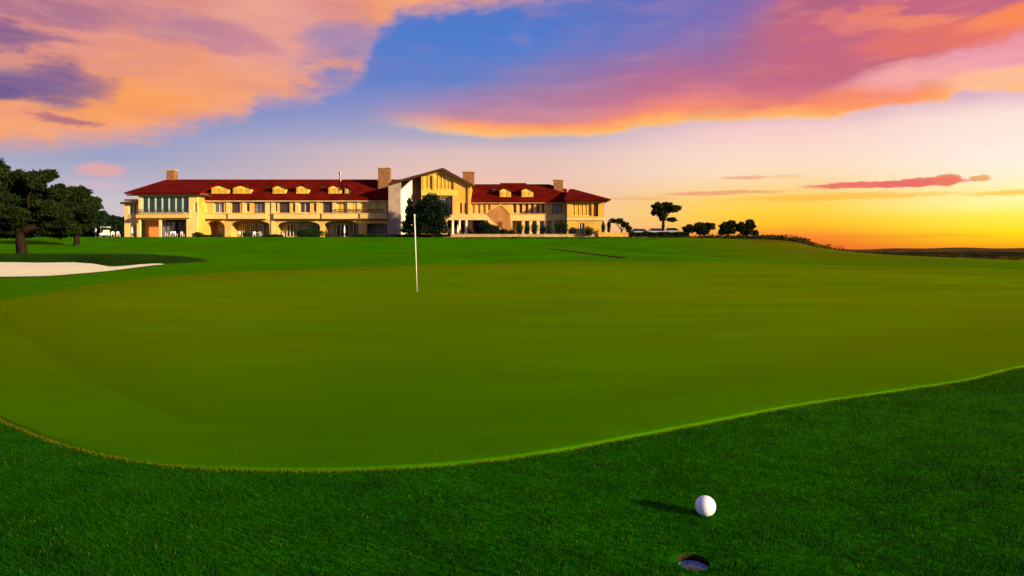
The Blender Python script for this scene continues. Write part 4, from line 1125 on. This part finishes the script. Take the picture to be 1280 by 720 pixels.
def make_cart():
    t = empty('golf_cart', place(131.5, 122.5), -1.35); tag(t, 'small white golf cart parked in front of the dark hedge at the left', 'golf cart')
    b = MB(); b.prism([(-1.1, .3), (1.1, .3), (1.15, .62), (.8, .72), (.45, .45), (0, .45), (-.1, .72), (-.9, .78), (-1.15, .6)], -.55, .55); b.build('body', M['whitepaint'], t)
    b = MB(); b.prism([(-1.0, 1.72), (.75, 1.72), (.85, 1.78), (.6, 1.84), (-.8, 1.84), (-1.05, 1.78)], -.6, .6); b.build('roof', M['whitepaint'], t)
    for sx, tx in ((.75, .6), (-.85, -.8)):
        for sy in (-.5, .5):
            b = MB(); b.tube([(sx, sy, .6), (tx, sy, 1.73)], .03, 6); b.build('roof_post', M['metal'], t)
    b = MB(); b.box(-.55, -.02, -.5, .5, .78, .9); b.box(-.62, -.5, -.5, .5, .9, 1.25); b.build('bench_seat', M['cloth_white'], t)
    for sx in (-.75, .75):
        for sy in (-.5, .5):
            b = MB(); b.tube([(sx, sy-.09, .22), (sx, sy+.09, .22)], .22, 14); b.build('wheel', M['rubber'], t)
make_cart()

carpaint = {k: plain(k, c, .3, .02, 2, .5) for k, c in (('silver_paint', (.30, .29, .28)), ('white_car_paint', (.5, .48, .45)), ('grey_paint', (.1, .1, .11)))}
def make_car(label, loc, rz, paint):
    t = empty('parked_car', loc, rz); tag(t, label, 'car', 'cars parked beyond the hedge')
    prof = [(-2.1, .35), (2.05, .35), (2.15, .6), (2.05, .82), (1.1, .95), (-1.7, .98), (-2.1, .9), (-2.18, .6)]
    b = MB(); b.prism(prof, -.85, .85); body = b.build('body', carpaint[paint], t)
    md = body.modifiers.new('soft_edges', 'BEVEL'); md.width = .08; md.segments = 3
    b = MB(); yb, yt = .82, .62
    lo = [(-1.65, .97), (1.05, .95)]; hi = [(-1.2, 1.42), (.35, 1.43)]
    vs = [(lo[0][0], -yb, lo[0][1]), (lo[1][0], -yb, lo[1][1]), (lo[1][0], yb, lo[1][1]), (lo[0][0], yb, lo[0][1]), (hi[0][0], -yt, hi[0][1]), (hi[1][0], -yt, hi[1][1]), (hi[1][0], yt, hi[1][1]), (hi[0][0], yt, hi[0][1])]
    b.add(vs, [(0, 3, 2, 1), (4, 5, 6, 7), (0, 1, 5, 4), (1, 2, 6, 5), (2, 3, 7, 6), (3, 0, 4, 7)]); b.build('cabin_glass', M['glassdark'], t)
    b = MB(); b.box(-1.22, .37, -.64, .64, 1.425, 1.48); b.build('roof', carpaint[paint], t)
    for sx in (-1.35, 1.3):
        for sy in (-.8, .8):
            b = MB(); b.tube([(sx, sy-.1, .33), (sx, sy+.1, .33)], .33, 16); w = b.build('wheel', M['rubber'], t)
            b = MB(); b.tube([(sx, sy-.11, .33), (sx, sy+.11, .33)], .19, 12); b.build('rim', M['metal'], w)
    for sy in (-.6, .6):
        b = MB(); b.box(2.02, 2.13, sy-.18, sy+.18, .62, .76); b.build('headlight', M['whitepaint'], t)
    return t
make_car('dark grey parked car nearest the short orange wall', place(801, 127, .1), .4, 'grey_paint')
make_car('silver parked car left below the windswept cypress', place(822, 128, .2), .15, 'silver_paint')
make_car('white parked car right below the windswept cypress', place(842, 131, .35), -.2, 'white_car_paint')

def person(loc, rz, label, top, bottom):
    t = empty('person', loc, rz); tag(t, label, 'person')
    J = [((0, 0, .95), .13), ((0, 0, 1.15), .12), ((0, .0, 1.38), .14), ((0, .0, 1.48), .06), ((0, .01, 1.56), .06), ((0, .02, 1.66), .095), ((0, .01, 1.74), .07),
         ((-.09, 0, .88), .095), ((-.11, .03, .5), .065), ((-.11, -.02, .09), .045), ((-.11, .1, .04), .04),
         ((.09, 0, .88), .095), ((.11, -.03, .5), .065), ((.12, -.08, .09), .045), ((.12, .05, .04), .04),
         ((-.19, 0, 1.40), .06), ((-.25, -.02, 1.13), .045), ((-.24, .08, .9), .034), ((-.23, .11, .8), .035),
         ((.19, 0, 1.40), .06), ((.26, 0, 1.13), .045), ((.23, .14, .95), .034), ((.21, .2, .88), .035)]
    E = [(0, 1), (1, 2), (2, 3), (3, 4), (4, 5), (5, 6), (0, 7), (7, 8), (8, 9), (9, 10), (0, 11), (11, 12), (12, 13), (13, 14), (2, 15), (15, 16), (16, 17), (17, 18), (2, 19), (19, 20), (20, 21), (21, 22)]
    def skin(name, ids, m, grow=1.0):
        mp = {j: i for i, j in enumerate(ids)}
        me = bpy.data.meshes.new(name); me.from_pydata([J[j][0] for j in ids], [(mp[a], mp[b]) for a, b in E if a in mp and b in mp], [])
        o = link(name, me, m, t); o.modifiers.new('Skin', 'SKIN')
        for i, j in enumerate(ids): me.skin_vertices[0].data[i].radius = (J[j][1]*grow, J[j][1]*grow*.85)
        me.skin_vertices[0].data[0].use_root = True
        s = o.modifiers.new('Subsurf', 'SUBSURF'); s.levels = 1; s.render_levels = 2
        return o
    skin('body', list(range(len(J))), M['skin'])
    skin('shirt', [0, 1, 2, 15, 16, 19, 20], top, 1.18)
    skin('trousers', [0, 7, 8, 9, 11, 12, 13], bottom, 1.22)
    b = MB(); b.lathe([(.0, 1.80), (.07, 1.785), (.104, 1.72), (.1, 1.64), (.06, 1.60)], 12, (0, -.015, 0)); b.build('hair', M['hair'], t, True)
    return t
person(place(119.5, 121.0), 2.6, 'person in a white top and dark trousers standing left of the golf cart', M['cloth_white'], M['cloth_dark'])

# ------------------------------------------------------------------ sky
SUN_AZ, SUN_EL = 121.0, 14.0
EXPO = 0.85
world = bpy.data.worlds.new('World'); S.world = world; world.use_nodes = True
nt = NT(world.node_tree); bg = world.node_tree.nodes['Background']
tc = nt.node('ShaderNodeTexCoord').outputs['Generated']
sp = nt.node('ShaderNodeSeparateXYZ'); nt.put(sp.inputs[0], tc)
AZ = nt.m('MULTIPLY', nt.m('ARCTAN2', sp.outputs[0], sp.outputs[1]), 180/math.pi)
EL = nt.m('MULTIPLY', nt.m('ARCSINE', sp.outputs[2]), 180/math.pi)
def ae(px, py):
    a = math.atan((px-640)/F); return math.degrees(a), math.degrees(math.atan((HZ-py)/F*math.cos(a)))
# wind-drawn warping of the cloud field
cv = nt.xyz(nt.m('MULTIPLY', AZ, 0.055), nt.m('MULTIPLY', EL, 0.16), 0.0)
def centred(vec, sc, det, rough, amp, dist=0.0): return nt.m('MULTIPLY', nt.m('SUBTRACT', nt.noise(vec, sc, det, rough, dist), 0.5), amp)
wa = centred(nt.vm('ADD', cv, (5.2, 1.3, 0)), 2.2, 6, .6, 9.0)
we = centred(nt.vm('ADD', cv, (1.2, 9.3, 0)), 2.2, 6, .6, 4.2)
wf = centred(nt.vm('ADD', cv, (7.7, 3.1, 0)), 6.5, 6, .62, 1.6)
AW = nt.m('ADD', AZ, wa); EW = nt.m('ADD', nt.m('ADD', EL, we), nt.m('MULTIPLY', wf, .7))
AW2 = nt.m('ADD', AZ, nt.m('MULTIPLY', wa, .25)); EW2 = nt.m('ADD', EL, nt.m('ADD', nt.m('MULTIPLY', we, .22), nt.m('MULTIPLY', wf, .22)))

def col_ramp(px, rows, top=None):
    st = [(ae(px, y)[1]/40, sl(c)) for y, c in rows]
    return st
f40 = nt.m('DIVIDE', nt.m('ADD', EL, nt.m('MULTIPLY', we, .12)), 40.0, clamp=True)
left = nt.ramp(f40, col_ramp(0, [(312, (222, 190, 190)), (285, (205, 188, 198)), (250, (198, 188, 197)), (210, (170, 167, 193)), (190, (152, 158, 192)), (150, (130, 145, 195)), (60, (84, 120, 196)), (-100, (75, 108, 188)), (-300, (70, 95, 170))]))
cent = nt.ramp(f40, col_ramp(640, [(312, (246, 190, 140)), (280, (240, 190, 160)), (240, (238, 190, 168)), (210, (231, 190, 178)), (190, (220, 186, 184)), (172, (180, 170, 190)), (150, (150, 148, 194)), (100, (92, 124, 198)), (50, (74, 120, 202)), (0, (76, 114, 196)), (-300, (70, 95, 170))]))
rmid = nt.ramp(f40, col_ramp(960, [(312, (236, 98, 42)), (304, (241, 112, 38)), (294, (250, 146, 36)), (280, (255, 192, 32)), (264, (255, 208, 56)), (248, (253, 208, 92)), (234, (252, 212, 146)), (214, (252, 220, 186)), (190, (252, 215, 198)), (160, (246, 202, 198)), (110, (150, 120, 185)), (40, (125, 108, 180)), (-300, (84, 92, 165))]))
rgt = nt.ramp(f40, col_ramp(1280, [(312, (246, 150, 12)), (302, (254, 196, 0)), (290, (255, 226, 0)), (268, (255, 238, 80)), (252, (255, 247, 160)), (236, (255, 243, 168)), (215, (255, 240, 212)), (190, (254, 236, 224)), (140, (252, 226, 214)), (100, (228, 172, 192)), (0, (160, 116, 178)), (-300, (100, 95, 165))]))
back = nt.ramp(f40, [(0, sl((196, 160, 180))), (.12, sl((170, 150, 185))), (.4, sl((110, 115, 180))), (1, sl((80, 95, 165)))])
c = nt.mix(nt.rng(AZ, -34, -2), left, cent)
c = nt.mix(nt.rng(AZ, 0, 20), c, rmid)
c = nt.mix(nt.rng(AZ, 22, 38), c, rgt)
c = nt.mix(nt.rng(AZ, 105, 150), c, back)
c = nt.mix(nt.rng(AZ, -110, -60, 1, 0), c, back)
clear = c

def curve(pts):
    """elevation (deg) of a cloud outline as a function of azimuth"""
    st = [(ae(x, y)[0], ae(x, y)[1]) for x, y in pts]
    s = [((a+60)/120, ((e+10)/50,)*3) for a, e in st]
    r_ = nt.ramp(nt.m('DIVIDE', nt.m('ADD', AW2, 60.0), 120.0, clamp=True), s)
    return nt.m('SUBTRACT', nt.m('MULTIPLY', r_, 50.0), 10.0)
def blob(px, py, rx, ry, A=None, E=None, soft=1.0):
    a, e = ae(px, py); a2 = ae(px+rx, py)[0]-a; e2 = abs(ae(px, py+ry)[1]-e)
    u = nt.m('DIVIDE', nt.m('SUBTRACT', AW2 if A is None else A, a), a2); v = nt.m('DIVIDE', nt.m('SUBTRACT', EW2 if E is None else E, e), e2)
    d = nt.m('ADD', nt.m('MULTIPLY', u, u), nt.m('MULTIPLY', v, v))
    return nt.rng(d, 1+.9*soft, max(1-.9*soft, 0))
def lay(c, maskv, colour, k=1.0): return nt.mix(nt.m('MULTIPLY', maskv, k), c, sl(colour))

# great left-hand cloud
lowL = curve([(-900, 190), (-300, 188), (0, 190), (70, 189), (130, 183), (200, 175), (235, 164), (262, 155), (300, 150), (322, 130), (352, 130), (400, 129), (440, 112), (460, 84), (474, 45), (500, 22), (560, 16), (640, 4), (720, -6), (850, -40), (1300, -140)])
dL = nt.m('SUBTRACT', EW2, lowL)
dLn = nt.m('ADD', dL, nt.m('MULTIPLY', wf, .8))
high = nt.rng(EL, 20.5, 33, 1, .12)
edge = nt.m('ADD', dLn, nt.m('MULTIPLY', nt.m('SUBTRACT', nt.noise(cv, 14, 5, .6), .5), 1.6))
mL = nt.m('MULTIPLY', nt.m('MULTIPLY', nt.rng(edge, -.7, 1.5), high), nt.rng(AZ, -120, -70))
mL = nt.m('MULTIPLY', mL, nt.m('SUBTRACT', 1.0, nt.m('MULTIPLY', blob(440, 48, 46, 22, AW, EW), .5)))
mL = nt.m('MULTIPLY', mL, nt.m('SUBTRACT', 1.0, nt.m('MULTIPLY', nt.m('MULTIPLY', blob(408, 96, 34, 24), nt.rng(nt.noise(cv, 8, 4, .5), .38, .62)), .5)))
fr_ = nt.rng(AZ, ae(330, 0)[0], ae(470, 0)[0])
wn = nt.rng(nt.noise(nt.vm('ADD', cv, (3.0, 8.0, 0)), 7, 5, .55), .36, .64)
mL = nt.m('MULTIPLY', mL, nt.m('SUBTRACT', 1.0, nt.m('MULTIPLY', nt.m('MULTIPLY', fr_, nt.rng(EL, 19, 14)), nt.m('SUBTRACT', .85, nt.m('MULTIPLY', wn, .6)))))
cl = nt.ramp(nt.m('DIVIDE', nt.m('ADD', dL, nt.m('MULTIPLY', wf, .5)), 12.0, clamp=True), [(0, sl((236, 160, 132))), (.08, sl((243, 158, 108))), (.3, sl((240, 152, 104))), (.55, sl((232, 146, 118))), (.8, sl((218, 138, 128))), (1, sl((196, 122, 138)))])
cl = lay(cl, blob(150, 122, 75, 30, AW, EW), (250, 154, 70), .8)
cl = lay(cl, blob(340, 45, 70, 55, AW, EW), (230, 158, 148), .75)
cl = lay(cl, blob(250, 38, 75, 22, AW, EW), (178, 120, 148), .75)
cl = lay(cl, blob(300, 55, 50, 16, AW, EW), (200, 132, 150), .7)
cl = lay(cl, blob(-10, 42, 100, 19, AW, EW), (122, 84, 136), .9)
cl = lay(cl, blob(20, 2, 140, 20, AW, EW), (156, 98, 136), .75)
cl = lay(cl, blob(36, 104, 100, 26, AW, EW), (100, 76, 136), .95)
cl = lay(cl, blob(-20, 118, 80, 16, AW, EW), (80, 68, 130), .9)
cl = lay(cl, blob(96, 152, 40, 8, AW, EW), (168, 98, 116), .85)
st_ = nt.noise(nt.xyz(nt.m('MULTIPLY', AZ, .05), nt.m('MULTIPLY', EL, .3), 3.0), 3.2, 4, .5, .6)
cl = nt.mix(nt.m('MULTIPLY', nt.rng(st_, .45, .75), .18), cl, sl((196, 118, 130)))
cl = nt.mix(nt.m('MULTIPLY', nt.rng(st_, .52, .25), .18), cl, sl((252, 186, 140)))
c = nt.mix(mL, clear, cl)
vn = nt.noise(nt.xyz(nt.m('MULTIPLY', AZ, .045), nt.m('MULTIPLY', EL, .16), 21.0), 2.6, 5, .55, .4)
c = nt.mix(nt.m('MULTIPLY', nt.m('MULTIPLY', nt.rng(vn, .40, .70), nt.rng(EL, 8.5, 12.5)), nt.m('MULTIPLY', nt.rng(AZ, -16, 14, .15, .6), high)), c, sl((168, 128, 172)))
# rose and orange cloud bank to the right
lowR = curve([(300, 150), (470, 157), (520, 162), (570, 170), (620, 173.5), (700, 173), (760, 170), (810, 160), (870, 154), (960, 153), (1040, 149), (1095, 137), (1175, 131), (1196, 118), (1280, 117), (1500, 80), (1900, 30), (2600, 0)])
upR = curve([(300, 150), (470, 155), (520, 150), (570, 138), (620, 122), (680, 96), (740, 84), (800, 78), (870, 66), (920, 40), (960, 0), (1000, -60), (1100, -120), (1500, -160)])
dR = nt.m('SUBTRACT', EW2, lowR); dU = nt.m('SUBTRACT', upR, nt.m('ADD', EW, 0.0))
mR = nt.m('MULTIPLY', nt.rng(nt.m('ADD', dR, nt.m('MULTIPLY', wf, .25)), -.12, .42), nt.rng(dU, -3.6, 2.2))
mR = nt.m('MULTIPLY', nt.m('MULTIPLY', mR, nt.m('MULTIPLY', high, nt.rng(AZ, 130, 80))), nt.rng(AZ, ae(430, 0)[0], ae(580, 0)[0]))
cr = nt.ramp(nt.m('DIVIDE', nt.m('ADD', dR, nt.m('MULTIPLY', wf, .3)), 8.0, clamp=True), [(0, sl((254, 202, 130))), (.06, sl((255, 178, 96))), (.15, sl((250, 140, 100))), (.26, sl((228, 126, 126))), (.38, sl((192, 108, 138))), (.6, sl((164, 104, 150))), (1, sl((140, 100, 160)))])
thin = nt.m('MULTIPLY', nt.rng(AZ, ae(860, 0)[0], ae(640, 0)[0]), nt.rng(dR, .9, 1.6))
cr = nt.mix(nt.m('MULTIPLY', thin, .55), cr, sl((150, 130, 172)))
rr_ = nt.rng(AZ, ae(880, 0)[0], ae(1010, 0)[0])
cr = nt.mix(nt.m('MULTIPLY', rr_, nt.m('MULTIPLY', nt.rng(dR, 1.6, 3.4), .85)), cr, sl((204, 100, 118)))
cr = lay(cr, nt.m('MULTIPLY', blob(960, 110, 130, 26, AW2, EW), rr_), (198, 102, 124), .6)
cr = lay(cr, blob(1090, 122, 100, 16), (255, 142, 96), .85)
cr = lay(cr, blob(1190, 92, 140, 22, AW2, EW), (250, 172, 168), .85)
cr = lay(cr, blob(1290, 62, 110, 26, AW2, EW), (240, 158, 172), .8)
cr = lay(cr, blob(1250, 100, 90, 14, AW2, EW2), (254, 194, 150), .8)
cr = lay(cr, blob(1180, 44, 110, 22, AW2, EW), (236, 114, 94), .85)
cr = lay(cr, blob(1130, 22, 60, 10, AW, EW), (246, 136, 92), .8)
cr = lay(cr, blob(1275, 20, 70, 18, AW2, EW), (252, 132, 72), .95)
cr = lay(cr, blob(1060, 30, 26, 14, AW, EW), (226, 120, 112), .8)
cr = lay(cr, blob(870, 18, 26, 16, AW, EW), (178, 112, 138), .7)
cr = lay(cr, blob(1090, -6, 170, 10, AW, EW), (168, 92, 124), .7)
sr = nt.noise(nt.xyz(nt.m('MULTIPLY', AZ, .06), nt.m('MULTIPLY', EL, .3), 11.0), 3.4, 4, .5, .5)
cr = nt.mix(nt.m('MULTIPLY', nt.rng(sr, .45, .8), .16), cr, sl((255, 176, 140)))
cr = nt.mix(nt.m('MULTIPLY', nt.rng(sr, .52, .25), .16), cr, sl((158, 92, 140)))
c = nt.mix(mR, c, cr)
# small low clouds
def small(c, px, py, rx, ry, colour, k, soft=.5, A=AW2, E=None):
    return lay(c, blob(px, py, rx, ry, A, EW3 if E is None else E, soft), colour, k)
EW3 = nt.m('ADD', EL, nt.m('ADD', nt.m('MULTIPLY', wf, .26), nt.m('MULTIPLY', centred(nt.vm('ADD', cv, (2.0, 5.0, 0)), 20, 5, .6, 1.0), .35)))
for a in ((125, 212, 30, 9, (226, 162, 158), .85, 1.0), (122, 232, 36, 7, (206, 176, 192), .6, 1.0),
          (930, 222, 30, 2.6, (236, 168, 132), .8, .7), (985, 221, 22, 1.8, (244, 196, 140), .7, .8), (905, 241, 78, 2.6, (238, 158, 112), .85, .8), (800, 248, 40, 2.4, (240, 160, 120), .5, .9),
          (1050, 246, 150, 4.0, (254, 186, 62), .75, .9), (1280, 240, 70, 3.2, (252, 196, 60), .8, .8), (1230, 222.5, 15, 4, (232, 164, 84), .9, .6),
          (1110, 230, 106, 4.2, (234, 104, 94), .95, .5), (1150, 228, 56, 5.5, (232, 104, 100), .9, .5), (1186, 225, 17, 7.5, (238, 116, 86), .95, .5), (980, 296, 260, 3, (248, 130, 40), .35, 1.0)):
    c = small(c, *a)
# below the horizon: dull ground tone, never seen
c = nt.mix(nt.rng(EL, -1.5, -.3, 1, 0), c, sl((70, 62, 30)))
sky = nt.node('ShaderNodeTexSky'); sky.sky_type = 'NISHITA'; sky.sun_disc = False
sky.sun_elevation = R(SUN_EL); sky.sun_rotation = R(SUN_AZ)
tot = nt.mix(1.0, nt.vm('SCALE', c), nt.vm('SCALE', sky.outputs[0]), 'ADD')
# vector SCALE takes its factor on input 3
for nd in nt.n:
    if nd.type == 'VECT_MATH' and nd.operation == 'SCALE':
        src = nd.inputs[0].links[0].from_node
        nd.inputs[3].default_value = 0.06 if src == sky else 10.0
nt.put(bg.inputs[0], tot)
bg.inputs[1].default_value = 0.1 * 2**(-EXPO)
world.cycles.sampling_method = 'MANUAL'; world.cycles.sample_map_resolution = 512

# ------------------------------------------------------------------ sun, camera, view
sd = bpy.data.lights.new('sun', 'SUN'); sd.energy = 5.0; sd.angle = R(3.0); sd.color = (1.0, 0.77, 0.43)
so = bpy.data.objects.new('sun', sd); COL.objects.link(so)
a, e = R(SUN_AZ), R(SUN_EL)
so.rotation_euler = Vector((-math.sin(a)*math.cos(e), -math.cos(a)*math.cos(e), -math.sin(e))).to_track_quat('-Z', 'Y').to_euler()
so.location = (60, -30, 40)

cd = bpy.data.cameras.new('camera'); cam = bpy.data.objects.new('camera', cd); COL.objects.link(cam)
cd.sensor_width = 36; cd.lens = 36*F/1280; cd.clip_start = .05; cd.clip_end = 12000
cd.shift_y = -(360-HZ)/1280
cam.location = (0, 0, ZC); cam.rotation_euler = (R(90), 0, 0)
S.camera = cam
S.view_settings.view_transform = 'Standard'; S.view_settings.look = 'None'
S.view_settings.exposure = EXPO; S.view_settings.gamma = 1; S.view_settings.use_curve_mapping = False
S.cycles.use_denoising = True
S.cycles.max_bounces = 6
